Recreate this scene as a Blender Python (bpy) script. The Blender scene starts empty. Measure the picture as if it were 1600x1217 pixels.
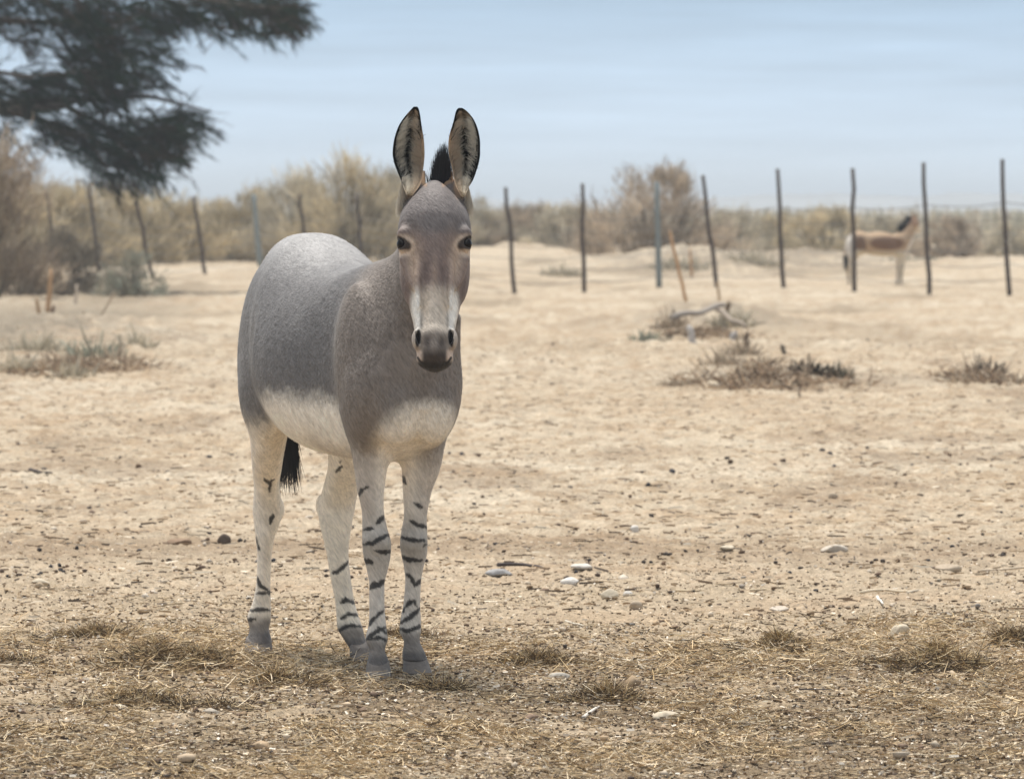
import bpy, math, random
import numpy as np
from mathutils import Vector
rnd = random.Random(7); rng = np.random.default_rng(11)
S = bpy.context.scene; COL = S.collection
# ---------------------------------------------------------------- camera
F, CH, HZ = 9000.0, 1.40, 318.0         # focal length in photo pixels, eye height (m), horizon row
cam_d = bpy.data.cameras.new('camera'); cam = bpy.data.objects.new('camera', cam_d); COL.objects.link(cam)
cam.location = (0, 0, CH); cam.rotation_euler = (math.radians(90), 0, 0)
cam_d.sensor_width = 36; cam_d.lens = F/1600*36; cam_d.shift_y = -(608.5-HZ)/1600
cam_d.clip_start = 0.5; cam_d.clip_end = 30000
cam_d.dof.use_dof = True; cam_d.dof.focus_distance = 16.75; cam_d.dof.aperture_fstop = 10.5
S.camera = cam
# ---------------------------------------------------------------- sky, sun, exposure
SUN_EL, SUN_AZ = math.radians(70), math.radians(-20)   # sun stands high behind the animal
w = bpy.data.worlds.new('World'); S.world = w; w.use_nodes = True
nt = w.node_tree; nt.nodes.clear()
N = nt.nodes.new; Lk = nt.links.new
sky = N('ShaderNodeTexSky'); sky.sky_type = 'NISHITA'; sky.sun_disc = False
sky.sun_elevation = SUN_EL; sky.sun_rotation = SUN_AZ; sky.air_density = 1.2; sky.dust_density = 2.5; sky.altitude = 0
tc = N('ShaderNodeTexCoord'); mp = N('ShaderNodeMapping'); mp.inputs['Scale'].default_value = (5, 5, 75); mp.inputs['Rotation'].default_value = (0, .004, 0)
Lk(tc.outputs['Generated'], mp.inputs['Vector'])
cn = N('ShaderNodeTexNoise'); cn.inputs['Scale'].default_value = 3.2; cn.inputs['Detail'].default_value = 5; cn.inputs['Roughness'].default_value = .55
Lk(mp.outputs[0], cn.inputs['Vector'])
cr = N('ShaderNodeMapRange'); cr.inputs['From Min'].default_value = .3; cr.inputs['From Max'].default_value = .7
cr.inputs['To Min'].default_value = .87; cr.inputs['To Max'].default_value = 1.11; Lk(cn.outputs['Fac'], cr.inputs['Value'])
# hazy cloud deck: pale over the horizon, blue-grey above it, bright and white overhead
sx = N('ShaderNodeSeparateXYZ'); Lk(tc.outputs['Generated'], sx.inputs[0])
er = N('ShaderNodeValToRGB'); els = er.color_ramp.elements
for k_, (p_, c_) in enumerate([(0, (7.6, 8.8, 9.8)), (.010, (6.0, 7.4, 8.9)), (.036, (3.6, 5.1, 6.8)), (.2, (4.2, 5.0, 6.0)), (.6, (5.6, 6.0, 6.6))]):
    e_ = els[k_] if k_ < 2 else els.new(p_)
    e_.position = p_; e_.color = (*c_, 1)
Lk(sx.outputs['Z'], er.inputs[0])
cm = N('ShaderNodeMix'); cm.data_type = 'RGBA'; cm.blend_type = 'MULTIPLY'; cm.inputs[0].default_value = 1
Lk(er.outputs[0], cm.inputs[6]); Lk(cr.outputs[0], cm.inputs[7])
mx = N('ShaderNodeMix'); mx.data_type = 'RGBA'; mx.inputs[0].default_value = .88
Lk(sky.outputs[0], mx.inputs[6]); Lk(cm.outputs[2], mx.inputs[7])
bg = N('ShaderNodeBackground'); bg.inputs[1].default_value = .1
Lk(mx.outputs[2], bg.inputs[0])
wo = N('ShaderNodeOutputWorld'); Lk(bg.outputs[0], wo.inputs[0])
sd = bpy.data.lights.new('sun', 'SUN'); sun = bpy.data.objects.new('sun', sd); COL.objects.link(sun)
sd.energy = 4.0; sd.angle = math.radians(20); sd.color = (1, .95, .88)
sv = Vector((math.sin(SUN_AZ)*math.cos(SUN_EL), math.cos(SUN_AZ)*math.cos(SUN_EL), math.sin(SUN_EL)))
sun.rotation_euler = sv.to_track_quat('Z', 'Y').to_euler(); sun.location = (0, 0, 30)
S.view_settings.view_transform = 'Standard'; S.view_settings.look = 'None'
S.view_settings.exposure = 0.36; S.view_settings.gamma = 1
S.render.engine = 'CYCLES'
try:
    S.cycles.use_denoising = True; S.cycles.denoiser = 'OPENIMAGEDENOISE'
    S.cycles.denoising_input_passes = 'RGB_ALBEDO_NORMAL'
except Exception: pass
S.cycles.max_bounces = 6; S.cycles.diffuse_bounces = 3; S.cycles.transparent_max_bounces = 4

# ---------------------------------------------------------------- helpers
def W(px, py, D):                       # point at distance D seen at photo pixel (px, py)
    return np.array([(px-800)*D/F, D, CH-(py-HZ)*D/F])
def GD(py): return F*CH/(py-HZ)         # distance of flat ground seen at row py
def G(px, py):
    D = GD(py); z = 0.
    for _ in range(25):
        p = W(px, py, D); z = ground_z(p[0], D); D = .6*D+.4*min(400, F*(CH-z)/(py-HZ))
    p = W(px, py, D); p[2] = ground_z(p[0], D)
    return p
def tag(o, label=None, cat=None, group=None, kind=None):
    if label: o['label'] = label
    if cat: o['category'] = cat
    if group: o['group'] = group
    if kind: o['kind'] = kind
    return o
def empty(name, loc, **k):
    o = bpy.data.objects.new(name, None); COL.objects.link(o); o.location = loc; o.empty_display_size = .2
    return tag(o, **k)
def mesh(name, V, faces, mat, parent=None, smooth=True, cols=None, loc=None, colname='Col'):
    """V: n x 3 world points. faces: list or int array. loc: origin (default: parent's location or 0)"""
    V = np.asarray(V, dtype=np.float64)
    o0 = np.array(parent_world(parent)) if parent is not None else np.zeros(3)
    if loc is not None and parent is None: o0 = np.asarray(loc, float)
    me = bpy.data.meshes.new(name); Vl = V-o0
    me.vertices.add(len(V)); me.vertices.foreach_set('co', Vl.ravel().astype(np.float32))
    if isinstance(faces, np.ndarray):
        n, k = faces.shape
        me.loops.add(n*k); me.loops.foreach_set('vertex_index', faces.ravel().astype(np.int32))
        me.polygons.add(n); me.polygons.foreach_set('loop_start', np.arange(0, n*k, k, dtype=np.int32))
    else:
        tot = sum(len(f) for f in faces); li = np.fromiter((i for f in faces for i in f), np.int32, tot)
        st = np.cumsum([0]+[len(f) for f in faces[:-1]]).astype(np.int32)
        me.loops.add(tot); me.loops.foreach_set('vertex_index', li)
        me.polygons.add(len(faces)); me.polygons.foreach_set('loop_start', st)
    me.update(calc_edges=True); me.validate()
    if smooth: me.polygons.foreach_set('use_smooth', np.ones(len(me.polygons), bool))
    if cols is not None:
        a = me.color_attributes.new(colname, 'FLOAT_COLOR', 'POINT')
        c = np.ones((len(V), 4), np.float32); c[:, :3] = cols; a.data.foreach_set('color', c.ravel())
    if mat is not None: me.materials.append(mat)
    o = bpy.data.objects.new(name, me); COL.objects.link(o)
    if parent is not None: o.parent = parent
    elif loc is not None: o.location = loc
    return o
def parent_world(p):
    v = Vector((0, 0, 0))
    while p is not None: v += p.location; p = p.parent
    return v
class MB:                                # gathers pieces into one mesh
    def __init__(s): s.V = []; s.Fc = []; s.C = []; s.n = 0
    def add(s, V, Fc, c=None):
        V = np.asarray(V, float); s.V.append(V); s.Fc += [tuple(i+s.n for i in f) for f in Fc]; s.n += len(V)
        s.C.append(np.tile(np.asarray(c if c is not None else (.5, .5, .5), float), (len(V), 1)) if c is None or np.ndim(c) == 1 else np.asarray(c, float))
    def tube(s, pts, rad, c=None, n=6, cap=True, flat=1.0):
        pts = np.asarray(pts, float); rad = np.broadcast_to(np.asarray(rad, float), (len(pts),))
        T = np.gradient(pts, axis=0); T /= np.linalg.norm(T, axis=1)[:, None]+1e-9
        up = np.array([0, 0, 1.]) if abs(T[0][2]) < .9 else np.array([1., 0, 0])
        A = np.cross(T, up); A /= np.linalg.norm(A, axis=1)[:, None]+1e-9; B = np.cross(A, T)
        th = np.arange(n)*2*math.pi/n
        V = (pts[:, None]+rad[:, None, None]*(np.cos(th)[None, :, None]*A[:, None]+flat*np.sin(th)[None, :, None]*B[:, None])).reshape(-1, 3)
        Fc = []
        for i in range(len(pts)-1):
            for j in range(n): k = (j+1) % n; Fc.append((i*n+j, i*n+k, (i+1)*n+k, (i+1)*n+j))
        if cap: Fc.append(tuple(range(n))[::-1]); Fc.append(tuple((len(pts)-1)*n+j for j in range(n)))
        if c is not None and np.ndim(c) == 2: c = np.repeat(np.asarray(c), n, axis=0)
        s.add(V, Fc, c)
    def build(s, name, mat, parent=None, **k):
        return mesh(name, np.concatenate(s.V), s.Fc, mat, parent, cols=np.concatenate(s.C), **k)
def ribbons(P, Dr, L, Wd, Nrm, bend=None, seg=3, taper=.15, colr=None):
    """many thin blades: roots P, directions Dr, length L, width Wd, facing Nrm -> V, F(int array), C"""
    n = len(P); Dr = Dr/(np.linalg.norm(Dr, axis=1)[:, None]+1e-9)
    side = np.cross(Dr, Nrm); side /= np.linalg.norm(side, axis=1)[:, None]+1e-9
    ts = np.linspace(0, 1, seg+1); V = np.zeros((n, seg+1, 2, 3))
    if bend is None: bend = np.zeros((n, 3))
    for i, t in enumerate(ts):
        c = P+Dr*(L*t)[:, None]+bend*(t*t)
        wv = side*(Wd*.5*(1-(1-taper)*t**1.5))[:, None]
        V[:, i, 0] = c-wv; V[:, i, 1] = c+wv
    b = np.arange(n)[:, None]*(seg+1)*2
    i = np.arange(seg)[None, :]*2
    Fq = np.stack([b+i, b+i+1, b+i+3, b+i+2], -1).reshape(-1, 4)
    C = None if colr is None else np.repeat(colr, (seg+1)*2, axis=0)
    return V.reshape(-1, 3), Fq, C
def vnoise(P, scale, seed=0, octaves=1):
    """value noise of n x d points, d=2/3, in 0..1"""
    out = 0; amp = 1; tot = 0
    for o in range(octaves):
        X = P*scale*(2**o)+seed*17.3+o*5.1; I = np.floor(X).astype(np.int64); f = X-I; f = f*f*(3-2*f)
        d = X.shape[-1]; r = 0
        for c in range(2**d):
            bits = [(c >> k) & 1 for k in range(d)]
            h = np.zeros(X.shape[:-1], np.int64); wgt = 1.0
            for k in range(d):
                h = h*np.int64(73856093)+(I[..., k]+bits[k])*np.int64([19349663, 83492791, 2654435761][k])
                wgt = wgt*(f[..., k] if bits[k] else 1-f[..., k])
            h = (h ^ (h >> 13))*np.int64(1274126177); h = h ^ (h >> 16)
            r = r+wgt*((h & 0xffff)/65535.0)
        out = out+amp*r; tot += amp; amp *= .5
    return out/tot
def sstep(a, b, x): t = np.clip((x-a)/(b-a), 0, 1); return t*t*(3-2*t)
# ---------------------------------------------------------------- materials
def mat(name, color=(.5, .5, .5), rough=.8, spec=.3, attr=None, noise=None, bump=None, sheen=0, trans=0):
    """noise: (scale, contrast) multiplies the colour; bump: (scale, strength, distance)"""
    m = bpy.data.materials.new(name); m.use_nodes = True; t = m.node_tree; b = t.nodes['Principled BSDF']
    b.inputs['Roughness'].default_value = rough; b.inputs['Specular IOR Level'].default_value = spec
    b.inputs['Base Color'].default_value = (*color, 1)
    if sheen: b.inputs['Sheen Weight'].default_value = sheen
    src = None
    if attr:
        a = t.nodes.new('ShaderNodeAttribute'); a.attribute_name = attr; src = a.outputs['Color']
    if noise or bump: tc = t.nodes.new('ShaderNodeTexCoord')
    if noise:
        nn = t.nodes.new('ShaderNodeTexNoise'); nn.inputs['Scale'].default_value = noise[0]; nn.inputs['Detail'].default_value = 6; nn.inputs['Roughness'].default_value = .65
        t.links.new(tc.outputs['Object'], nn.inputs['Vector'])
        mr = t.nodes.new('ShaderNodeMapRange'); mr.inputs['From Min'].default_value = .25; mr.inputs['From Max'].default_value = .75
        mr.inputs['To Min'].default_value = 1-noise[1]; mr.inputs['To Max'].default_value = 1+noise[1]
        t.links.new(nn.outputs['Fac'], mr.inputs['Value'])
        mm = t.nodes.new('ShaderNodeMix'); mm.data_type = 'RGBA'; mm.blend_type = 'MULTIPLY'; mm.inputs[0].default_value = 1
        if src: t.links.new(src, mm.inputs[6])
        else: mm.inputs[6].default_value = (*color, 1)
        t.links.new(mr.outputs[0], mm.inputs[7]); src = mm.outputs[2]
    if src: t.links.new(src, b.inputs['Base Color'])
    if bump:
        nb = t.nodes.new('ShaderNodeTexNoise'); nb.inputs['Scale'].default_value = bump[0]; nb.inputs['Detail'].default_value = 5
        t.links.new(tc.outputs['Object'], nb.inputs['Vector'])
        bp = t.nodes.new('ShaderNodeBump'); bp.inputs['Strength'].default_value = bump[1]; bp.inputs['Distance'].default_value = bump[2]
        t.links.new(nb.outputs['Fac'], bp.inputs['Height']); t.links.new(bp.outputs[0], b.inputs['Normal'])
    if trans:
        tr = t.nodes.new('ShaderNodeBsdfTranslucent'); ms = t.nodes.new('ShaderNodeMixShader'); ms.inputs[0].default_value = trans
        if src: t.links.new(src, tr.inputs[0])
        else: tr.inputs[0].default_value = (*color, 1)
        t.links.new(b.outputs[0], ms.inputs[1]); t.links.new(tr.outputs[0], ms.inputs[2])
        t.links.new(ms.outputs[0], t.nodes['Material Output'].inputs[0])
    return m
# ---------------------------------------------------------------- ground
MOUNDS = [(2.25, 67, .95, 2.2, .26), (2.0, 45.5, .9, 1.5, .10), (3.3, 118, 1.6, 5, .42), (-4.7, 61, 1.3, 3, .22), (6.2, 125, 3.5, 8, .35), (-1.2, 112, 3, 6, .2), (.1, 135, 2.5, 8, .4), (7.7, 66, .7, 2, .08), (9.5, 112, 2, 6, .35)]
def gz(P, fine=True):
    x, y = P[:, 0], P[:, 1]; z = np.zeros(len(P))
    far = sstep(24, 70, y)
    z += (vnoise(P, .22, 3, 2)-.5)*(.02+.12*far)
    z += (vnoise(P, .9, 4, 2)-.5)*(.016+.018*far)
    for mx_, my_, rx_, ry_, h_ in MOUNDS: z += h_*np.exp(-((x-mx_)/rx_)**2-((y-my_)/ry_)**2)*(.8+.4*vnoise(P, 2.5, 8, 2))
    near = sstep(60, 26, y); mids = sstep(120, 70, y)*sstep(18, 30, y)
    if fine: z += mids*(np.maximum(vnoise(P, 7, 12, 3)-.55, -.03)*.08+(vnoise(P, 16, 13, 2)-.5)*.022)
    if fine:
        z += near*((vnoise(P, 6, 5, 2)-.5)*.020+np.maximum(vnoise(P, 17, 6, 2)-.5, -.12)*.034+(vnoise(P, 60, 7, 2)-.5)*.016)
        z += (1-near)*np.maximum(vnoise(P, 3, 9, 3)-.48, 0)*.16*sstep(600, 150, y)
    # the animal stands on level ground
    k = np.exp(-((x+.45)/.75)**2-((y-17.4)/.9)**2); z = z*(1-.75*k)-.002*k
    return np.where(y > 900, z*.2, z)
def ground_z(x, y): return float(gz(np.array([[x, y]]))[0])
def build_ground():
    rows_ = np.concatenate([[3, 8, 11, 12.4], np.geomspace(13.2, 60, 900), np.geomspace(60.5, 400, 190), np.geomspace(430, 26000, 40)])
    u = np.linspace(-1, 1, 641); u = np.concatenate([[-40, -14, -6, -3.2, -2.1, -1.6, -1.3, -1.12], u, [1.12, 1.3, 1.6, 2.1, 3.2, 6, 14, 40]])
    wd = .30+.092*rows_
    Xg = u[None, :]*wd[:, None]; Yg = np.repeat(rows_[:, None], len(u), 1)
    P = np.stack([Xg.ravel(), Yg.ravel()], 1); z = gz(P); nr, nc = Xg.shape
    x, y = P[:, 0], P[:, 1]
    # large-scale colour: pale sand, browner litter near the animal, grey scrub patches far off
    big = vnoise(P, .35, 21, 3); mid = vnoise(P, 1.6, 22, 3); fin = vnoise(P, 9, 23, 2)
    C = np.tile(np.array([.545, .44, .32]), (len(P), 1))
    def lay(C, c, m): m = np.clip(m, 0, 1)[:, None]; return C*(1-m)+np.array(c)*m
    C = lay(C, (.63, .54, .42), sstep(.45, .75, big)*.7)
    C = lay(C, (.46, .33, .215), sstep(.52, .8, mid)*.5)
    ms = vnoise(P, 9, 26, 3); m2 = vnoise(P*np.array([1, .6]), 2.2, 27, 3)
    C = lay(C, (.40, .29, .185), sstep(.52, .68, ms)*.62*sstep(19, 25, y)*sstep(120, 60, y))
    C = lay(C, (.64, .55, .42), sstep(.46, .34, ms)*.35*sstep(19, 25, y))
    C = lay(C, (.38, .29, .20), sstep(.56, .72, m2)*.4*sstep(24, 32, y)*sstep(150, 80, y))
    C = lay(C, (.43, .33, .22), sstep(23.5, 17, y+(mid-.5)*5)*(.3+.7*fin))
    C = lay(C, (.24, .175, .11), sstep(18.9, 16.9, y+(mid-.5)*3.5)*sstep(.42, .62, mid)*.7)
    C = lay(C, (.30, .22, .15), sstep(.62, .74, vnoise(P*np.array([1, .4]), 1.3, 71, 3))*sstep(20, 26, y)*sstep(90, 50, y)*.45)
    C = lay(C, (.30, .215, .14), np.exp(-((y-23.4-(mid-.5)*1.5)/.8)**2)*.65*sstep(.35, .6, fin+.2))
    C = lay(C, (.34, .27, .19), sstep(38, 80, y)*sstep(.50, .72, vnoise(P*np.array([1, .35]), .8, 25, 3))*.75)
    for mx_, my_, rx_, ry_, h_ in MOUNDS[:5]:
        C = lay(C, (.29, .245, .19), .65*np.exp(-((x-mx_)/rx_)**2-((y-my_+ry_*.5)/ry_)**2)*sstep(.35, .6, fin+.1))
    C = lay(C, (.25, .215, .165), sstep(-3.4, -5.5, x+ (mid-.5)*2)*np.exp(-((y-66)/20)**2)*.7)
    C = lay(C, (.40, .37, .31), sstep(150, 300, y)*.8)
    C = C*np.array([.88, .88, .865])
    idx = np.arange(nr*nc).reshape(nr, nc)
    Q = np.stack([idx[:-1, :-1], idx[:-1, 1:], idx[1:, 1:], idx[1:, :-1]], -1).reshape(-1, 4)
    m = bpy.data.materials.new('sand'); m.use_nodes = True; t = m.node_tree; b = t.nodes['Principled BSDF']; L = t.links.new
    b.inputs['Roughness'].default_value = .95; b.inputs['Specular IOR Level'].default_value = .1
    a = t.nodes.new('ShaderNodeAttribute'); a.attribute_name = 'Col'; src = a.outputs['Color']; tc = t.nodes.new('ShaderNodeTexCoord'); hh = []
    for sc, lo, hi, a0, a1 in ((7, .3, .7, .80, 1.15), (38, .3, .72, .62, 1.25), (160, .32, .7, .60, 1.3)):
        n_ = t.nodes.new('ShaderNodeTexNoise'); n_.inputs['Scale'].default_value = sc; n_.inputs['Detail'].default_value = 5; n_.inputs['Roughness'].default_value = .7
        L(tc.outputs['Object'], n_.inputs['Vector'])
        mr = t.nodes.new('ShaderNodeMapRange'); mr.inputs['From Min'].default_value = lo; mr.inputs['From Max'].default_value = hi; mr.inputs['To Min'].default_value = a0; mr.inputs['To Max'].default_value = a1
        L(n_.outputs['Fac'], mr.inputs['Value'])
        mm = t.nodes.new('ShaderNodeMix'); mm.data_type = 'RGBA'; mm.blend_type = 'MULTIPLY'; mm.inputs[0].default_value = 1
        L(src, mm.inputs[6]); L(mr.outputs[0], mm.inputs[7]); src = mm.outputs[2]; hh.append(n_.outputs['Fac'])
    bp = t.nodes.new('ShaderNodeBump'); bp.inputs['Strength'].default_value = .8; bp.inputs['Distance'].default_value = .012; L(hh[1], bp.inputs['Height'])
    L(src, b.inputs['Base Color']); L(bp.outputs[0], b.inputs['Normal'])
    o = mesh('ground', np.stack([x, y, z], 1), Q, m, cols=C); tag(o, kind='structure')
    return o
build_ground()
litter_m = mat('litter', attr='Col', rough=.85, spec=.15)
stone_m = mat('stone', attr='Col', rough=.85, spec=.15, noise=(60, .22), bump=(90, .5, .004))
# little lumps, seven kinds of outline, gathered into countless-stuff objects
def ico():
    import bmesh
    bm = bmesh.new(); bmesh.ops.create_icosphere(bm, subdivisions=1, radius=1); V = np.array([v.co[:] for v in bm.verts]); Fc = np.array([[v.index for v in f.verts] for f in bm.faces]); bm.free(); return V, Fc
IV, IF = ico()
def lumps(name, P, size, colr, flat=(.5, .8), label=None, cat=None, jag=.25, m=None):
    n = len(P); a = rng.uniform(0, 6.28, n); V = IV[None]*rng.uniform(1-jag, 1+jag, (n, len(IV), 1))
    sx_, sy_, sz_ = size*rng.uniform(.8, 1.4, n), size*rng.uniform(.7, 1.2, n), size*rng.uniform(*flat, n)
    V = V*np.stack([sx_, sy_, sz_], 1)[:, None]; c, s_ = np.cos(a)[:, None], np.sin(a)[:, None]
    V = np.stack([V[..., 0]*c-V[..., 1]*s_, V[..., 0]*s_+V[..., 1]*c, V[..., 2]], -1)+P[:, None]
    V[..., 2] += (sz_*.45)[:, None]
    Q = (IF[None]+np.arange(n)[:, None, None]*len(IV)).reshape(-1, 3)
    o = mesh(name, V.reshape(-1, 3), Q, m or litter_m, cols=np.repeat(colr, len(IV), 0), smooth=True); return tag(o, label, cat, kind='stuff')
def scatter(n, d0, d1, pw=1.0, keep=None):
    """points inside the view fan (and a little beyond), denser towards d0 for pw > 1"""
    n = int(n*1.3); D = d0-.8+(d1-d0+.8)*rng.uniform(0, 1, n)**pw; x = rng.uniform(-1, 1, n)*(.75+.098*D)
    P = np.stack([x, D], 1)
    if keep is not None: P = P[keep(P) > rng.uniform(0, 1, len(P))]
    z = gz(P); return np.column_stack([P, z])
def tint(n, pal, var=.2):
    pal = np.array(pal); return pal[rng.integers(0, len(pal), n)]*rng.uniform(1-var, 1+var, (n, 1))
litter = lambda P: np.clip(.25+1.1*sstep(21.5, 16.8, P[:, 1]+(vnoise(P, 1.6, 22, 3)-.5)*5), 0, 1)
P = scatter(26000, 13.6, 30, 1.5, litter)
lumps('crumbs_of_soil', P, rng.gamma(1.8, .0019, len(P))+.0015, tint(len(P), [(.5, .39, .27), (.42, .31, .2), (.30, .21, .13), (.55, .46, .35), (.2, .14, .1), (.13, .09, .065)]), label='loose crumbs of dry soil scattered over the sand', cat='soil crumbs', jag=.55, flat=(.3, .8))
P = scatter(330, 13.6, 32, 1.1)
lumps('pebbles', P, rng.gamma(2.0, .0026, len(P))+.0025, tint(len(P), [(.46, .39, .31), (.36, .31, .25), (.54, .47, .38), (.22, .20, .18)]), label='small pale and grey pebbles scattered on the sand', cat='pebbles', m=stone_m, jag=.45)
P = scatter(1100, 13.6, 34, 1.2, lambda P: sstep(.42, .62, vnoise(P, 1.1, 41, 2))); P2 = scatter(130, 30, 58, 1.0, lambda P: sstep(.4, .6, vnoise(P, .5, 42, 2))); P = np.concatenate([P, P2])
P3 = scatter(900, 22.2, 24.4, 1, lambda P: sstep(.48, .64, vnoise(P, 3.0, 43, 2))); P = np.concatenate([P, P3])
lumps('dung_pellets', P, rng.uniform(.004, .012, len(P))*(1+.5*(P[:, 1] > 28)), tint(len(P), [(.06, .05, .045), (.09, .065, .05), (.05, .05, .055), (.13, .085, .055)], .3), flat=(.6, .9), label='dark dung pellets strewn over the ground', cat='dung pellets', jag=.3)
# chopped straw and chaff
def straw(P, L0, L1, pal, lift=.5, wd=(.0012, .0026)):
    n = len(P); a = rng.uniform(0, 6.28, n); el = np.abs(rng.normal(0, .22*lift, n))
    Dr = np.stack([np.cos(a)*np.cos(el), np.sin(a)*np.cos(el), np.sin(el)], 1); L_ = rng.uniform(L0, L1, n)*rng.uniform(.4, 1, n)
    Nn = rng.normal(0, 1, (n, 3)); Nn[:, 1] -= .8; bend = rng.normal(0, .14, (n, 3))*L_[:, None]; bend[:, 2] = -np.abs(bend[:, 2])*.8*(el > .1)
    P = P.copy(); P[:, 2] += rng.uniform(.001, .010, n)
    return ribbons(P, Dr, L_, rng.uniform(*wd, n), Nn, bend, seg=2, taper=.7, colr=tint(n, pal, .28))
lz = lambda P: np.clip(sstep(20.8, 16.6, P[:, 1]+(vnoise(P, 1.6, 22, 3)-.5)*4.5)*(.3+1.1*sstep(.35, .65, vnoise(P, 2.6, 31, 2))), 0, 1)
P = scatter(120000, 13.6, 22, 1.25, lz)
V_, F_, C_ = straw(P, .010, .055, [(.66, .52, .34), (.58, .44, .27), (.44, .32, .18), (.38, .29, .16), (.78, .68, .52), (.66, .55, .38), (.14, .10, .065), (.10, .075, .05)])
tag(mesh('straw_litter', V_, F_, litter_m, cols=C_), 'trampled straw and chaff covering the sand around the hooves', 'straw', kind='stuff')
P = scatter(95000, 13.6, 24.5, 1.3, lambda P: np.clip(.22+lz(P), 0, 1))
V_, F_, C_ = straw(P, .004, .014, [(.52, .41, .28), (.34, .24, .15), (.10, .07, .045), (.05, .038, .03), (.08, .06, .04), (.66, .58, .46), (.72, .64, .54), (.22, .165, .10)], wd=(.002, .006))
tag(mesh('chaff', V_, F_, litter_m, cols=C_), 'fine chaff and dung dust trodden into the sand near the hooves', 'chaff', kind='stuff')
P = scatter(60000, 13.6, 22.5, 1.25, lambda P: np.clip(.18+1.1*lz(P), 0, 1))
V_, F_, C_ = straw(P, .008, .022, [(.10, .07, .045), (.06, .045, .035), (.16, .11, .07), (.66, .55, .40), (.78, .70, .58), (.40, .28, .17), (.24, .17, .11)], lift=1.2, wd=(.003, .008))
tag(mesh('crumbled_hay', V_, F_, litter_m, cols=C_), 'crumbled bits of hay and bark strewn thickly over the near ground', 'hay crumbs', kind='stuff')
P = scatter(14000, 20, 60, 1.0)
V_, F_, C_ = straw(P, .02, .09, [(.50, .38, .25), (.36, .26, .17), (.22, .16, .11), (.13, .10, .075), (.6, .52, .4)], wd=(.004, .010))
tag(mesh('dry_grass_bits', V_, F_, litter_m, cols=C_), 'sparse bits of dry grass strewn over the pale sand', 'dry grass', kind='stuff')
# flattened hay drifts between the clumps
hf = lambda P: vnoise(P*np.array([1, .55]), 3.1, 51, 3)
P = scatter(135000, 13.8, 20.0, 1.1, lambda P: (.12+sstep(.43, .60, hf(P)))*sstep(19.4, 17.6, P[:, 1]+(vnoise(P, 1.3, 52, 2)-.5)*1.8)*.72)
st_ = np.clip(hf(P[:, :2])-.40, 0, .3)/.3; n = len(P); P[:, 2] += rng.uniform(0, 1, n)*st_*.045
a = rng.uniform(0, 6.28, n); el = rng.normal(0, .22, n); Dr = np.stack([np.cos(a)*np.cos(el), np.sin(a)*np.cos(el), np.sin(el)], 1); L_ = rng.uniform(.02, .09, n)*rng.uniform(.4, 1, n); Nn = rng.normal(0, 1, (n, 3)); Nn[:, 1] -= .5
V_, F_, C_ = ribbons(P-Dr*L_[:, None]*.5, Dr, L_, rng.uniform(.0014, .0034, n), Nn, rng.normal(0, .22, (n, 3))*L_[:, None], seg=2, taper=.7, colr=tint(n, [(.66, .50, .30), (.56, .42, .24), (.44, .32, .17), (.78, .65, .45), (.20, .14, .08), (.08, .06, .04), (.50, .36, .21), (.70, .58, .42)], .3))
tag(mesh('hay_litter', V_, F_, litter_m, cols=C_), 'flattened hay drifts lying over the near ground between the clumps', 'hay', kind='stuff')
# hay clumps: each one a thing
CL = [(275, 1047, 175, 68, 'low', 'wide dark brown clump of hay left of the rear hoof'), (245, 1110, 175, 52, 'low', 'brown clump of hay at the bottom left in front of the wide dark clump'), (620, 1003, 70, 58, 'up', 'small tuft of hay standing between and behind the front legs'),
      (697, 1086, 90, 36, 'low', 'flat tuft of hay just right of the front hooves'), (948, 1100, 100, 46, 'up', 'dark tuft of hay at the bottom centre of the ground'), (1215, 1022, 100, 44, 'up', 'brown twiggy clump of hay beside the forked white twig'),
      (1462, 1046, 170, 46, 'low', 'long low clump of hay on the right in front of the cream stone'), (1592, 1012, 80, 50, 'up', 'dark clump of hay cut by the right edge'), (150, 1002, 100, 34, 'low', 'small pale clump of hay on the far left above the wide dark clump'),
      (838, 1046, 100, 36, 'low', 'olive flat clump of hay between the front hooves and the centre tuft'), (20, 1040, 80, 30, 'low', 'low clump of hay cut by the left edge'), (430, 1075, 110, 26, 'low', 'thin spread of hay in front of the hind hooves')]
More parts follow.
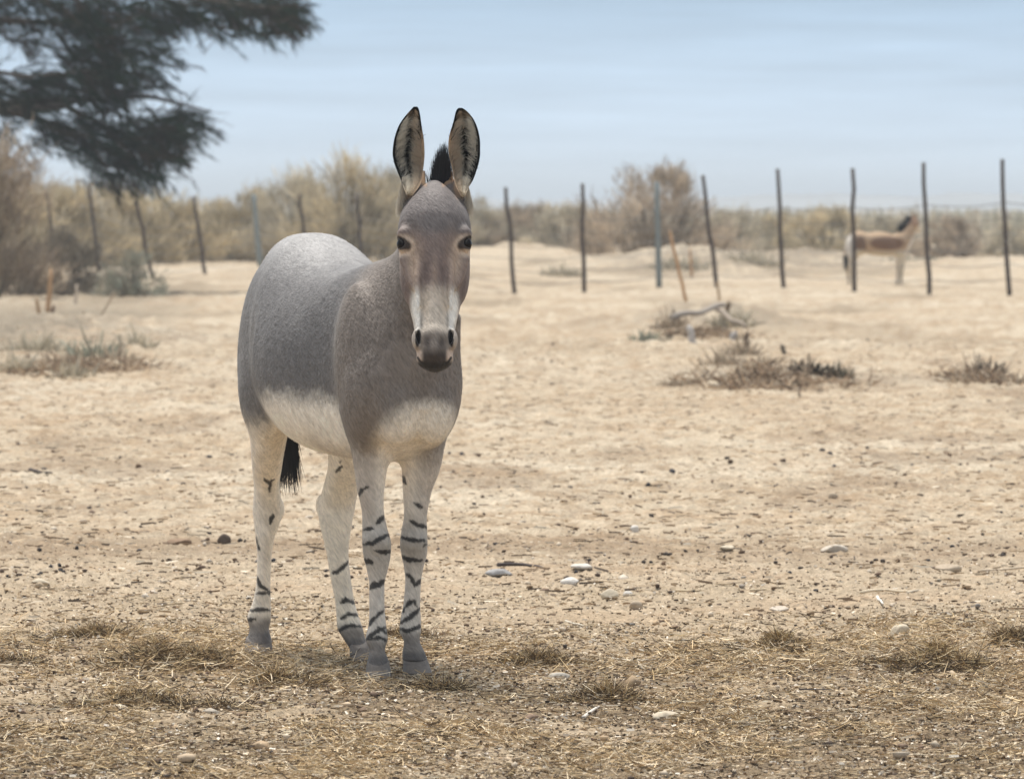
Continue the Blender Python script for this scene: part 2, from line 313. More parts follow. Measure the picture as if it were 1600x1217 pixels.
for (px, by, wp, hp, kd, lab) in CL:
    c = G(px, by-5); D = c[1]; r_ = wp*D/F/2*1.45; h_ = hp*D/F*.66; n = int((2200+wp*60)*1.9)
    rr = np.minimum(np.abs(rng.normal(0, .52, n)), 1.5); th = rng.uniform(0, 6.28, n); lx_, ly_ = rr*np.cos(th), rr*np.sin(th)
    q2 = np.stack([lx_*r_*9+px, ly_*r_*5+px*.7], 1); bl = vnoise(q2, 1, 3, 3); keep = rng.uniform(0, 1, n) < sstep(.36, .58, bl+.22*(1-rr))
    rr, lx_, ly_, bl = rr[keep], lx_[keep], ly_[keep], bl[keep]; n = len(rr)
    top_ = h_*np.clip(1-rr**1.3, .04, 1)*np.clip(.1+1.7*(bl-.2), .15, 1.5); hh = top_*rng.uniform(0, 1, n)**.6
    P = np.stack([c[0]+lx_*r_, c[1]+ly_*r_*.9, hh], 1); P[:, 2] += gz(P[:, :2], False); dep_ = np.clip(hh/(h_+1e-6), 0, 1)
    a = rng.uniform(0, 6.28, n); el = rng.normal(-.05 if kd == 'low' else .08, .24, n)
    Dr = np.stack([np.cos(a)*np.cos(el), np.sin(a)*np.cos(el), np.sin(el)], 1); L_ = rng.uniform(.012, .085, n)*rng.uniform(.4, 1, n)
    Nn = rng.normal(0, 1, (n, 3)); Nn[:, 1] -= .4; bend = rng.normal(0, .3, (n, 3))*L_[:, None]
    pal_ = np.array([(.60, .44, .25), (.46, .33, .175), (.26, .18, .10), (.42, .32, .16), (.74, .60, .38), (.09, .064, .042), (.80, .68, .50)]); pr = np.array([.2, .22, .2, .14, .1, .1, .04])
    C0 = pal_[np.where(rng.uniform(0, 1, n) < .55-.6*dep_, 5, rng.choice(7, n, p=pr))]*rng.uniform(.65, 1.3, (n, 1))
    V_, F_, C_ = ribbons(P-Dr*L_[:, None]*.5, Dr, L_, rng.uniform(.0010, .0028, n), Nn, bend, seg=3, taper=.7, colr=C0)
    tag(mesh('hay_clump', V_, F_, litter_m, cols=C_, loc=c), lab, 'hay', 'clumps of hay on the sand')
# stones
def stone(px, by, wp, hp, col, lab, k=0):
    import bmesh
    c = G(px, by-hp*.15); D = c[1]; rx_, rz_ = wp*D/F/2, hp*D/F*.62
    bm = bmesh.new(); bmesh.ops.create_icosphere(bm, subdivisions=3, radius=1); V = np.array([v.co[:] for v in bm.verts]); Fc = [[v.index for v in f.verts] for f in bm.faces]; bm.free()
    r_ = np.random.default_rng(int(px)); dirs = r_.normal(0, 1, (9, 3)); dirs /= np.linalg.norm(dirs, axis=1)[:, None]
    for d in dirs: q = V@d; V = V-np.outer(np.maximum(q-r_.uniform(.55, .9), 0), d)
    V = V*(1+.10*(vnoise(V+px, 2.2, 3, 2)[:, None]-.5))*np.array([rx_, rx_*.75, rz_])*1.12+c+np.array([0, 0, rz_*.55])
    o = mesh('stone', V, Fc, stone_m, cols=np.tile(col, (len(V), 1)), smooth=False, loc=c); return tag(o, lab, 'stone', 'stones on the sand')
WH, CRM, TN, GR, DK = (.62, .58, .52), (.56, .48, .36), (.42, .34, .25), (.34, .33, .32), (.12, .09, .07)
for s_ in [(891, 917, 28, 16, WH, 'rounded white stone right of the dark stick'), (953, 939, 26, 16, CRM, 'pale stone in the pair right of the rounded white stone, the lower left one'), (981, 933, 16, 9, WH, 'small flat white stone at the right of the pale pair'),
           (994, 953, 20, 15, TN, 'brownish stone just below the pale pair of stones'), (1407, 1000, 28, 22, CRM, 'cream three-cornered stone behind the long low hay clump'), (780, 903, 40, 11, GR, 'flat grey stone under the left end of the dark stick'),
           (1303, 865, 40, 13, (.5, .44, .36), 'wide flat pale stone in the dung strip on the right'), (1482, 894, 38, 14, TN, 'tan flat stone near the right edge beside a dark lump'), (1302, 781, 14, 10, TN, 'lone small stone far out on bare sand at the right'),
           (992, 832, 15, 11, WH, 'small whitish stone at the top edge of the litter'), (187, 1116, 30, 14, CRM, 'pale stone at the bottom left corner'), (350, 852, 20, 16, DK, 'dark round lump of stone left of the hind leg'),
           (280, 853, 36, 12, (.26, .18, .12), 'low brown stone left of the dark round one'), (1042, 1127, 40, 14, CRM, 'pale stone at the bottom edge right of centre'), (873, 1062, 34, 10, (.44, .4, .34), 'flat grey-tan stone on the olive hay'), (330, 1116, 26, 10, (.5, .44, .36), 'flat pale stone below the brown hay clump'),
           (1138, 861, 26, 8, CRM, 'thin pale stone in the dung strip left of the wide flat one'), (910, 892, 34, 9, (.56, .52, .46), 'low pale stone above the rounded white one'), (64, 917, 26, 12, CRM, 'pale stone on the far left above the hay'), (1218, 957, 30, 10, (.52, .45, .37), 'flat stone in the litter left of the cream stone')]: stone(*s_)
# sticks and bones
def stick(pts, rp, col, lab, name='stick', cat='stick', rise=0):
    P = np.array([G(*p) for p in pts]); D = P[0][1]; r_ = rp*D/F
    t = np.linspace(0, 1, len(P)); tt_ = np.linspace(0, 1, 16); Q = np.stack([np.interp(tt_, t, P[:, i]) for i in range(3)], 1)
    Q[:, 2] = gz(Q[:, :2], False)+r_*.8+.006+rise*tt_; Q += (vnoise(Q, 12, int(pts[0][0]))[:, None]-.5)*r_*1.5
    mb = MB(); mb.tube(Q, r_*(1-.45*tt_), col, n=8); o = mb.build(name, stone_m, loc=P[0]); return tag(o, lab, cat)
PALE, TAN, DRK = (.62, .56, .46), (.46, .35, .22), (.09, .075, .07)
stick([(776, 889), (815, 889), (856, 893)], 3.2, DRK, 'dark curved stick on the sand right of the front leg')
stick([(945, 1028), (985, 1034), (1036, 1033)], 1.7, PALE, 'thin white twig lying left of the long tan stalk', 'twig', 'twig')
stick([(1036, 1034), (1110, 1033), (1178, 1030)], 1.3, TAN, 'long thin tan stalk between two white twigs', 'stalk', 'stalk')
stick([(1176, 1030), (1200, 1022), (1216, 1006)], 1.8, PALE, 'white forked twig leaning on the brown hay clump', 'twig', 'twig', .03)
stick([(1200, 1025), (1236, 1027)], 1.4, PALE, 'short white twig below the forked one', 'twig', 'twig')
stick([(1086, 1104), (1150, 1098), (1206, 1088)], 3.2, (.48, .37, .25), 'thick tan stick at the bottom right of centre')
stick([(912, 1124), (937, 1108)], 3.2, (.66, .6, .52), 'short pale bone-like stick at the bottom edge')
stick([(1057, 926), (1080, 925), (1101, 921)], 2.0, (.58, .47, .32), 'straw-coloured stick, left one of the two above the litter')
stick([(1172, 926), (1200, 924), (1232, 919)], 2.0, (.58, .47, .32), 'straw-coloured stick, right one of the two above the litter')
stick([(1532, 897), (1570, 893), (1612, 891)], 2.6, (.56, .46, .34), 'long pale stick reaching the right edge')
stick([(1458, 1108), (1490, 1114), (1512, 1121)], 2.2, PALE, 'white stick at the bottom right corner')
stick([(1248, 1078), (1272, 1084), (1300, 1083)], 1.3, DRK, 'thin dark bent twig in the litter on the right', 'twig', 'twig')
stick([(1371, 938), (1380, 951)], 2.6, (.7, .66, .58), 'small white chip of wood lying apart on the right', 'wood_chip', 'wood chip')
stick([(1345, 931), (1385, 928), (1432, 926)], 2.6, (.62, .52, .38), 'broad pale splinter above the white chip', 'wood_chip', 'wood chip')
stick([(884, 974), (897, 976), (912, 981)], 2.0, PALE, 'pale stick below the white stones', )
stick([(315, 960), (335, 966), (352, 982)], 1.6, (.4, .3, .2), 'curved brown twig above the wide dark hay clump', 'twig', 'twig', .02)
stick([(440, 1019), (490, 1012), (520, 1003)], 1.8, TAN, 'tan stalk between the hind hooves', 'stalk', 'stalk')
stick([(465, 1037), (500, 1034), (530, 1036)], 1.5, PALE, 'pale straw stalk in front of the hind hooves', 'stalk', 'stalk')
stick([(666, 1011), (690, 1009), (722, 1012)], 1.8, (.6, .48, .34), 'tan stalk right of the front legs', 'stalk', 'stalk')
stick([(46, 738), (62, 741), (82, 742)], 2.6, DRK, 'dark stick alone on the sand at the far left')
# ---------------------------------------------------------------- fence, bushes, tree, far land
wood_m = mat('post_wood', attr='Col', rough=.9, noise=(30, .3), bump=(60, .5, .01))
wire_m = mat('wire', (.16, .145, .13), rough=.6)
POSTS = [(72, 300, 90, 398, 118, 3.2), (139, 288, 156, 392, 116, 3.6), (212, 313, 241, 441, 102, 3.8), (302, 307, 322, 408, 112, 3.6), (396, 303, 407, 410, 125, 5.2), (468, 305, 482, 408, 118, 3.6), (558, 303, 566, 410, 115, 3.6), (664, 300, 672, 430, 105, 3.4),
         (790, 293, 805, 458, 91, 4.1), (910, 287, 913, 459, 90.5, 4.1), (1026, 284, 1030, 440, 96, 5.6), (1098, 274, 1121, 448, 95, 4.2), (1215, 264, 1225, 447, 94, 4.2), (1332, 263, 1335, 459, 90, 4.4), (1443, 254, 1452, 464, 88, 4.4), (1566, 249, 1578, 460, 87, 4.6), (1690, 244, 1700, 462, 86, 4.6)]
fence = empty('wire_fence', (0, 92, 0), label='wire fence on thin leaning posts across the far side of the enclosure', cat='fence')
ends = []
for i, (x0, y0, x1, y1, D, r_) in enumerate(POSTS):
    b = W(x1, y1, D); b[2] = ground_z(b[0], D)-.05; tpt = W(x0, y0, D); rr = r_*D/F*.86
    grey = i in (4, 10); col = (.24, .27, .265) if grey else (.085, .065, .055)
    tt_ = np.linspace(0, 1, 7); Q = b+np.outer(tt_, tpt-b); 
    if not grey: Q[1:-1, 0] += rng.normal(0, .012, 5)
    mb = MB(); mb.tube(Q, rr*(1-.2*tt_), col, n=8)
    mb.build('post', wood_m, fence); ends.append((b, tpt))
for k in range(6):
    mb = MB(); fr = .14+k*.11
    for i in range(len(ends)-1):
        a = ends[i][0]+(ends[i][1]-ends[i][0])*fr; b = ends[i+1][0]+(ends[i+1][1]-ends[i+1][0])*fr
        tt_ = np.linspace(0, 1, 6); Q = a+np.outer(tt_, b-a); Q[:, 2] -= .05*np.sin(tt_*math.pi); mb.tube(Q, .0055, (.1, .09, .08), n=4, cap=False)
    mb.build('wire', wire_m, fence)
leaf_m = mat('dry_foliage', attr='Col', rough=.9, spec=.1, trans=.2)
def bush(px, by, wp, top, D, pal, lab, n=2600, dens=1, kind='dome', grp='dry bushes beyond the fence', name='bush', lean=0, wl=(.012, .03), ll=(.10, .32)):
    c = W(px, by, D); g = ground_z(c[0], c[1]); c[2] = g
    r_ = wp*D/F/2; h_ = (CH-(top-HZ)*D/F)-g; root = empty(name, c, label=lab, cat='bush', group=grp)
    ns = 26; mb = MB(); r2 = np.random.default_rng(int(abs(px)*7+D)); tips = []
    for k in range(ns):
        a = r2.uniform(0, 6.28); q = r2.uniform(.1, .95); e = np.array([math.cos(a)*r_*q, math.sin(a)*r_*q*.8, h_*math.sqrt(max(.05, 1-q*q*.85))*r2.uniform(.7, 1.0)]); s0 = c+np.array([math.cos(a)*r_*q*.35, math.sin(a)*r_*.3*q, -.03])
        tt_ = np.linspace(0, 1, 5)[:, None]; Q = s0*(1-tt_)+(c+e)*tt_; Q[:, 2] += (np.sin(tt_[:, 0]*math.pi)*.1*h_); mb.tube(Q, np.linspace(.022, .006, 5)*min(1.5, h_/1.5), (.16, .125, .09), n=4, cap=False); tips.append(Q)
    mb.build('stems', wood_m, root)
    # foliage: clumped sprays
    nc = 90; a = r2.uniform(0, 6.28, nc); q = np.sqrt(r2.uniform(0, 1, nc)); zz = r2.uniform(.06, 1, nc)
    k_lo = nc//3; zz[:k_lo] = r2.uniform(.02, .3, k_lo)
    prof = np.sqrt(np.clip(1-zz**2.2, .02, 1)) if kind == 'dome' else np.clip(1.05-.25*zz, 0, 1)
    cc = np.stack([np.cos(a)*q*prof*r_+lean*zz*h_, np.sin(a)*q*prof*r_*.8, zz*h_*r2.uniform(.86, 1.06, nc)], 1)
    cs = r2.uniform(.13, .30, nc)*h_*.8; ct = r2.uniform(.62, 1.3, nc)
    k = r2.integers(0, nc, n); P = cc[k]+r2.normal(0, .5, (n, 3))*cs[k][:, None]*np.array([1, 1, .8]); P[:, 2] = np.maximum(P[:, 2], .02)
    Dr = r2.normal(0, .45, (n, 3))+np.array([0, 0, 1.0])+P/np.array([r_*1.6, r_*1.6, 1e9]); L_ = r2.uniform(*ll, n)*h_/1.7
    Nn = r2.normal(0, 1, (n, 3)); bend = r2.normal(0, .25, (n, 3))*L_[:, None]
    pal = np.array(pal); col = pal[r2.integers(0, len(pal), n)]*ct[k][:, None]*r2.uniform(.8, 1.2, (n, 1))
    V_, F_, C_ = ribbons(P+c, Dr, L_, r2.uniform(*wl, n), Nn, bend, seg=2, taper=.3, colr=col)
    mesh('foliage', V_, F_, leaf_m, root, cols=C_)
    return root
OL = [(.60, .51, .34), (.66, .56, .38), (.50, .43, .29), (.44, .37, .26)]
BR = [(.52, .43, .32), (.44, .36, .27), (.58, .48, .36), (.36, .29, .22)]
GY = [(.56, .50, .38), (.48, .43, .33), (.62, .55, .42)]
GG = [(.30, .34, .27), (.36, .37, .29), (.33, .30, .23)]
rows_b = [(20, 412, 120, 292, 128, OL, 'olive bush at the far left behind the first leaning post'), (110, 412, 130, 296, 130, OL, 'olive bush between the two leftmost fence posts'), (185, 410, 120, 300, 133, OL, 'pale olive bush left of the long leaning post'),
          (262, 408, 120, 312, 135, OL, 'low olive bush right of the long leaning post'), (335, 406, 120, 322, 138, OL, 'lowest olive bush left of the grey post'), (400, 406, 110, 305, 138, OL, 'olive bush standing behind the left grey post'),
          (468, 406, 110, 288, 136, GY, 'bush just above the rump of the wild ass'), (540, 408, 120, 262, 132, OL, 'tallest of the olive bushes, left of the ears'), (612, 408, 100, 280, 134, GY, 'bush directly behind the left ear'),
          (735, 398, 120, 322, 150, GY, 'low grey bush right of the face'), (815, 400, 110, 326, 150, BR, 'low dark bush behind the first post right of the head'), (885, 402, 100, 325, 148, GY, 'low grey bush left of the big round bush'),
          (1025, 412, 170, 276, 124, BR, 'big round red-brown bush behind the grey post'), (1145, 398, 110, 330, 152, GY, 'grey bush right of the big round bush'), (1212, 396, 100, 338, 155, OL, 'pale bush behind the middle right post'), (1290, 400, 110, 330, 150, OL, 'olive bush left of the distant brown animal'),
          (1375, 398, 110, 342, 156, GY, 'grey bush behind the distant brown animal'), (1490, 402, 90, 345, 148, BR, 'small brown bush right of the distant brown animal'), (1440, 424, 90, 400, 118, GG, 'flat green-grey shrub beside the post right of the distant animal'), (1590, 408, 80, 350, 140, GY, 'bush cut by the right edge')]
for (px, by, wp, top, D, pal, lab) in rows_b: bush(px, by, wp*1.55, top+2, D, pal, lab, n=int(3200+wp*22), wl=(.012, .035))
bush(-35, 458, 230, 240, 84, [(.46, .36, .26), (.38, .30, .22), (.54, .44, .32), (.28, .22, .17)], 'large brown tamarisk bush filling the left edge', n=9000, grp='near bushes at the left', wl=(.008, .02))
bush(105, 450, 200, 372, 88, [(.38, .32, .24), (.31, .26, .20), (.44, .37, .28)], 'lower brown bush at the right foot of the large left bush', n=5000, grp='near bushes at the left', wl=(.008, .02))
bush(205, 440, 110, 396, 86, [(.34, .36, .29), (.40, .39, .31), (.36, .32, .25)], 'small grey-green bush at the right foot of the large left bush', n=1800, grp='near bushes at the left', wl=(.01, .02))
# far-off thicket that reads as one mass
n = 26000; r2 = np.random.default_rng(77); D = r2.uniform(175, 330, n); px = r2.uniform(-200, 1850, n)
hn = vnoise(np.stack([px, D*3], 1), .014, 5, 3); topy = 352-26*sstep(.3, .7, hn); x = (px-800)*D/F; g = gz(np.stack([x, D], 1)); Ht = np.maximum(CH-(topy-HZ)*D/F, .15)
P = np.stack([x, D, g+Ht*r2.uniform(0, .8, n)], 1); cc_ = np.array([(.54, .48, .37), (.46, .41, .32), (.42, .40, .31), (.60, .53, .41)])[(vnoise(np.stack([px, D], 1), .05, 6, 2)*4).astype(int).clip(0, 3)]*r2.uniform(.75, 1.2, (n, 1))
V_, F_, C_ = ribbons(P, r2.normal(0, .5, (n, 3))+np.array([0, 0, 1.]), r2.uniform(.2, .5, n), r2.uniform(.05, .13, n), r2.normal(0, 1, (n, 3)), seg=1, taper=.4, colr=cc_)
tag(mesh('distant_thicket', V_, F_, leaf_m, cols=C_), 'far-off grey-brown thicket stretching across the plain behind the bushes', 'thicket', kind='stuff')
# low scrub tufts and burnt stubs on the two debris heaps
TU = [(150, 560, 90, 520, 'pale green-grey scrub tuft on the sand at the left', GG), (185, 568, 70, 535, 'sparse brown scrub tuft right of the pale green-grey one', BR), (60, 548, 100, 515, 'wide low scrub tuft at the left edge', GY), (30, 580, 70, 548, 'scrub tuft nearest to the left edge', GY), (210, 546, 50, 512, 'small scrub tuft standing right of the left stakes', GY), (110, 590, 80, 562, 'lowest scrub tuft in front of the left stakes', GY),
      (1050, 510, 50, 476, 'dark stubby tuft at the left end of the debris heap', BR), (1015, 535, 60, 508, 'low tuft left of the white log', GG), (1145, 512, 60, 474, 'tuft at the right end of the upper debris heap', GY), (1060, 606, 60, 586, 'dark tuft at the lower left of the front heap', BR), (1135, 575, 70, 540, 'brown tuft on the left of the front heap', BR), (1160, 556, 40, 515, 'upright brown tuft at the crest of the front heap', BR), (1190, 578, 60, 553, 'small dark tuft in the middle of the front heap', BR), (1262, 588, 60, 553, 'dark spiky tuft at the right of the front heap', [(.09, .075, .06), (.13, .10, .08)]), (1300, 592, 60, 560, 'last spiky tuft at the right end of the front heap', [(.10, .09, .065), (.15, .125, .09)]),
      (1545, 590, 60, 552, 'forked dark stub tuft near the right edge', [(.11, .09, .075), (.16, .13, .1)]), (1500, 598, 50, 578, 'small tuft left of the forked dark stub', BR), (1590, 600, 40, 575, 'tuft cut by the right edge in the middle distance', BR), (1180, 412, 90, 385, 'low scrub before the middle right post', GY), (880, 432, 70, 408, 'low scrub tuft left of the second post', GY), (1060, 425, 100, 402, 'scrub on the sand ridge under the grey post', GY)]
for (px, by, wp, top, lab, pal) in TU:
    c = G(px, by); D = c[1]; r_ = wp*D/F/2; h_ = (by-top)*D/F; n = int(40+wp*1.6); r2 = np.random.default_rng(px)
    a = r2.uniform(0, 6.28, n); q = r2.uniform(0, 1, n)**.7; P = np.stack([c[0]+np.cos(a)*q*r_, c[1]+np.sin(a)*q*r_, np.zeros(n)], 1); P[:, 2] = gz(P[:, :2])-.01
    Dr = np.stack([np.cos(a)*q*.6, np.sin(a)*q*.6, np.ones(n)*.8], 1)+r2.normal(0, .4, (n, 3)); L_ = h_*r2.uniform(.3, 1.1, n)*(1.1-.5*q)
    V_, F_, C_ = ribbons(P, Dr, L_, r2.uniform(.010, .030, n)*D/50, r2.normal(0, 1, (n, 3)), r2.normal(0, .2, (n, 3))*L_[:, None], seg=2, taper=.4, colr=np.array(pal)[r2.integers(0, len(pal), n)]*r2.uniform(.6, 1.15, (n, 1)))
    tag(mesh('scrub_tuft', V_, F_, leaf_m, cols=C_, loc=c), lab, 'scrub', 'scrub tufts on the sand')
# heaps of broken twigs and dry brush
for (px, by, wp, hp, lab) in ((1098, 548, 190, 62, 'upper heap of dry twigs and dirt right of the wild ass'), (1190, 612, 270, 50, 'front heap of dry twigs and dirt, the wider of the two on the right'), (118, 600, 250, 70, 'low heap of dry brush on the left in front of the stakes'), (1530, 604, 110, 26, 'thin strip of dry brush near the right edge')):
    c = G(px, by-hp*.3); D = c[1]; rx_, h_ = wp*D/F/2, hp*D/F*.35; n = int(wp*14); r2 = np.random.default_rng(px)
    q = np.minimum(np.abs(r2.normal(0, .45, n)), 1.15); a = r2.uniform(0, 6.28, n); P = np.stack([c[0]+np.cos(a)*q*rx_*1.1, c[1]+np.sin(a)*q*2.2, np.zeros(n)], 1); nz = vnoise(P[:, :2]*np.array([1, .45]), 4.2, 61, 2)+.16*(1-q)
    P = P[r2.uniform(0, 1, n) < sstep(.42, .62, nz)+.03]; n = len(P); P[:, 2] = gz(P[:, :2])+r2.uniform(-.01, 1, n)**2*h_*.35
    a = r2.uniform(0, 6.28, n); el = np.abs(r2.normal(0, .35, n)); Dr = np.stack([np.cos(a)*np.cos(el), np.sin(a)*np.cos(el), np.sin(el)], 1)
    pal_ = np.array([(.36, .26, .17), (.46, .35, .24), (.22, .15, .10), (.12, .09, .065), (.56, .46, .34), (.34, .25, .17)])
    V_, F_, C_ = ribbons(P, Dr, r2.uniform(.05, .13, n), r2.uniform(.007, .022, n), r2.normal(0, 1, (n, 3)), r2.normal(0, .03, (n, 3)), seg=2, taper=.4, colr=pal_[r2.integers(0, 6, n)]*r2.uniform(.7, 1.2, (n, 1)))
    tag(mesh('brush_heap', V_, F_, leaf_m, cols=C_, loc=c), lab, 'brush heap', 'heaps of dry brush on the sand')
def stake(x0, y0, x1, y1, rp, col, lab, name='stake', r1=None, jag=True):
    b = G(x1, y1); D = b[1]; tp = W(x0, y0, D); b[2] -= .04; tt_ = np.linspace(0, 1, 9); Q = b+np.outer(tt_, tp-b); Q[1:, 0] += rng.normal(0, .15, 8)*rp*D/F
    mb = MB(); rr = np.linspace(rp, (r1 or rp*.8), 9)*D/F; rr[-1] *= .35
    mb.tube(Q, rr, np.array([np.array(col)*(.45+.55*min(1, t*4)) for t in tt_]), n=8); return tag(mb.build(name, wood_m, loc=b), lab, 'stake' if name == 'stake' else 'stump')
OR = (.50, .31, .17)
stake(1046, 360, 1076, 487, 3.0, OR, 'tall orange-brown stake leaning left on the upper debris heap')
stake(1078, 388, 1081, 416, 2.6, OR, 'small distant orange stake behind the tall one')
stake(1121, 440, 1126, 486, 2.6, (.46, .33, .2), 'short tan stake right of the tall leaning one')
stake(1139, 470, 1133, 506, 4.5, (.22, .16, .10), 'dark upright stump at the right of the upper heap', 'stump')
stake(1052, 484, 1060, 508, 7, (.14, .10, .07), 'blackened stump at the foot of the tall stake', 'stump', 2.5)
stake(1168, 518, 1163, 556, 5, (.17, .12, .08), 'dark stump on the crest of the front heap', 'stump')
stake(1222, 538, 1227, 556, 4, (.12, .1, .075), 'lone small stump right of the front heap crest', 'stump')
stake(80, 420, 74, 494, 4.2, OR, 'tallest orange-brown stake at the left')
stake(57, 466, 62, 496, 3.4, (.42, .27, .15), 'short orange-brown stake left of the tallest one')
stake(84, 476, 80, 498, 3.6, (.22, .15, .1), 'dark short stake right beside the tallest left one')
stake(121, 444, 116, 478, 3.0, (.58, .48, .37), 'pale stake between the tallest left stake and the slanting stick')
stake(181, 455, 146, 505, 1.6, (.36, .27, .18), 'thin slanting stick at the left of the rump', 'stake')
stake(130, 486, 131, 506, 3.2, (.3, .23, .15), 'brown stub before the pale left stake', 'stump')
def log_(p, q, rp, col, lab, lift=.05):
    a, b = G(*p), G(*q); D = a[1]; a[2] += lift; b[2] += lift; tt_ = np.linspace(0, 1, 8); Q = a+np.outer(tt_, b-a); Q[:, 2] += .02*np.sin(tt_*9); mb = MB(); mb.tube(Q, rp*D/F*(1-.25*tt_), col, n=9); return tag(mb.build('log', wood_m, loc=a), lab, 'log')
stake(1076, 508, 1086, 540, 6, (.46, .43, .40), 'white stub of log standing askew on the upper heap', 'log_stub', 5)
log_((1050, 530), (1132, 497), 5, (.30, .26, .22), 'grey branch lying across the upper debris heap', .18)
log_((1120, 505), (1165, 535), 4, (.28, .23, .18), 'second grey branch running down the right of the upper heap', .14)
stake(1150, 519, 1141, 533, 6, (.42, .40, .38), 'small whitish stub at the right of the upper heap', 'log_stub', 5)
# ---- tree at the upper left: trunk outside the frame, drooping dark needle sprays inside it
TD = 90.; TS = TD/40
tr = empty('tamarisk_tree', (-14.2, TD+.6, ground_z(-14.2, TD+.6)), label='dark needle-leaved tree hanging over the upper left corner', cat='tree')
tb = np.array([-14.2, TD+.6, 0.]); bark_m = mat('bark', (.10, .08, .065), rough=.95, noise=(14, .4), bump=(25, .8, .03)); mb = MB()
tt_ = np.linspace(0, 1, 10)[:, None]; tk = tb+np.hstack([tt_*1.0+.1*np.sin(tt_*5), .1*np.sin(tt_*4), tt_*10.5-.1]); mb.tube(tk, np.linspace(.42, .09, 10), n=12)
LIMB = [  # px, py control points of the limbs at the tree's distance, with depth offset
    ([(-260, 190), (-60, 165), (90, 160), (230, 150), (330, 175)], 0, .05), ([(-260, 60), (-40, 30), (120, 38), (220, 110)], .5, .045), ([(-200, -90), (0, -60), (220, -20), (360, 8), (445, 14)], -.3, .05),
    ([(-60, 165), (60, 185), (150, 220), (215, 270)], .2, .03), ([(90, 160), (170, 200), (250, 225), (300, 235)], -.2, .025), ([(-200, -90), (40, -20), (150, 60), (170, 130), (190, 200)], .4, .035), ([(220, -20), (330, 40), (420, 55)], .1, .02), ([(-260, 120), (-80, 100), (40, 120), (150, 110)], -.5, .03)]
PX_ = []
def limb_pts(pts, dof, n=24):
    A = np.array(pts, float); t = np.linspace(0, 1, len(A)); q = np.linspace(0, 1, n)
    return np.array([W(np.interp(v, t, A[:, 0]), np.interp(v, t, A[:, 1]), TD+dof*2.2+.4*math.sin(v*5)) for v in q])
for pts, dof, r_ in LIMB:
    Q = limb_pts(pts, dof); Q[0] = Q[0]*.3+tk[min(9, max(0, int((Q[0][2])/10.5*9)))]*.7; mb.tube(Q, np.linspace(r_*TS, .012, len(Q)), n=7); PX_.append(Q)
# (centre px, py, rx, ry, count): where the sprays hang
SPR = [(60, 12, 130, 28, 130), (200, 20, 110, 40, 170), (320, 12, 90, 26, 120), (425, 8, 55, 22, 80), (452, 28, 38, 26, 55), (395, 40, 50, 16, 22), (205, 88, 62, 40, 110), (150, 60, 50, 50, 70), (115, 50, 34, 50, 22), (35, 60, 50, 10, 16),
       (90, 132, 110, 22, 120), (175, 135, 60, 30, 80), (30, 165, 60, 26, 50), (225, 195, 90, 26, 120), (295, 190, 42, 16, 55), (205, 238, 75, 26, 120), (265, 225, 50, 28, 75), (215, 270, 45, 14, 42), (130, 195, 60, 24, 60), (95, 210, 40, 26, 18), (40, 215, 40, 25, 12), (150, 100, 60, 26, 60), (250, 110, 30, 22, 14), (275, 85, 22, 20, 8), (160, 262, 12, 22, 4), (60, 90, 60, 30, 9), (-60, 60, 60, 110, 90), (-120, 100, 80, 180, 140), (60, -60, 260, 50, 110), (-60, -150, 260, 80, 60), (-60, -240, 220, 60, 40), (-200, 200, 80, 60, 60)]
P, Dr, Ln, Wd, Cc, Bd = [], [], [], [], [], []; r2 = np.random.default_rng(5)
for (cx, cy, rx_, ry_, cnt) in SPR:
    for k in range(int(cnt*.95)):
        a = r2.uniform(0, 6.28); q = math.sqrt(r2.uniform(0, 1)); px, py = cx-28+math.cos(a)*q*rx_, cy+math.sin(a)*q*ry_
        o = W(px, py, TD+r2.normal(0, 1.2)); base = np.array([r2.uniform(.2, 1.0), r2.normal(0, .5), r2.uniform(-.75, .25)]); base /= np.linalg.norm(base); sl = r2.uniform(.12, .30)*TS
        tone = r2.uniform(.5, 1.35); colb = np.array([(.014, .026, .013), (.020, .025, .014), (.036, .025, .016)][r2.integers(0, 3)])*tone
        m_ = 22
        for j in range(m_):
            f_ = j/m_; P.append(o+base*sl*f_+r2.normal(0, .004, 3)); d = base+r2.normal(0, .33, 3); Dr.append(d); Ln.append(r2.uniform(.05, .13)*(1-.3*f_)*TS); Wd.append(r2.uniform(.005, .009)*TS); Cc.append(colb*r2.uniform(.7, 1.3)); Bd.append((0, 0, -.02))
n_ = len(P); V_, F_, C_ = ribbons(np.array(P), np.array(Dr), np.array(Ln), np.array(Wd), r2.normal(0, 1, (n_, 3)), np.array(Bd), seg=1, taper=.4, colr=np.array(Cc))
mesh('foliage', V_, F_, mat('needles', attr='Col', rough=.9, spec=.05, trans=.12), tr, cols=C_)
# twigs hanging below the sprays
for k in range(150):
    s_ = SPR[r2.integers(0, 19)]; o = W(s_[0]+r2.uniform(-1, 1)*s_[2], s_[1]+r2.uniform(-1, 1)*s_[3], TD+r2.normal(0, .4)); L_ = r2.uniform(.45, 1.1); d = np.array([r2.uniform(.1, 1), r2.normal(0, .3), r2.uniform(-.7, .5)]); d /= np.linalg.norm(d)
    tt_ = np.linspace(0, 1, 5)[:, None]; Q = o-d*L_*.6+d*L_*tt_; Q[:, 2] -= .05*tt_[:, 0]**2; mb.tube(Q, np.linspace(.008, .003, 5), n=4, cap=False)
mb.build('trunk', bark_m, tr)
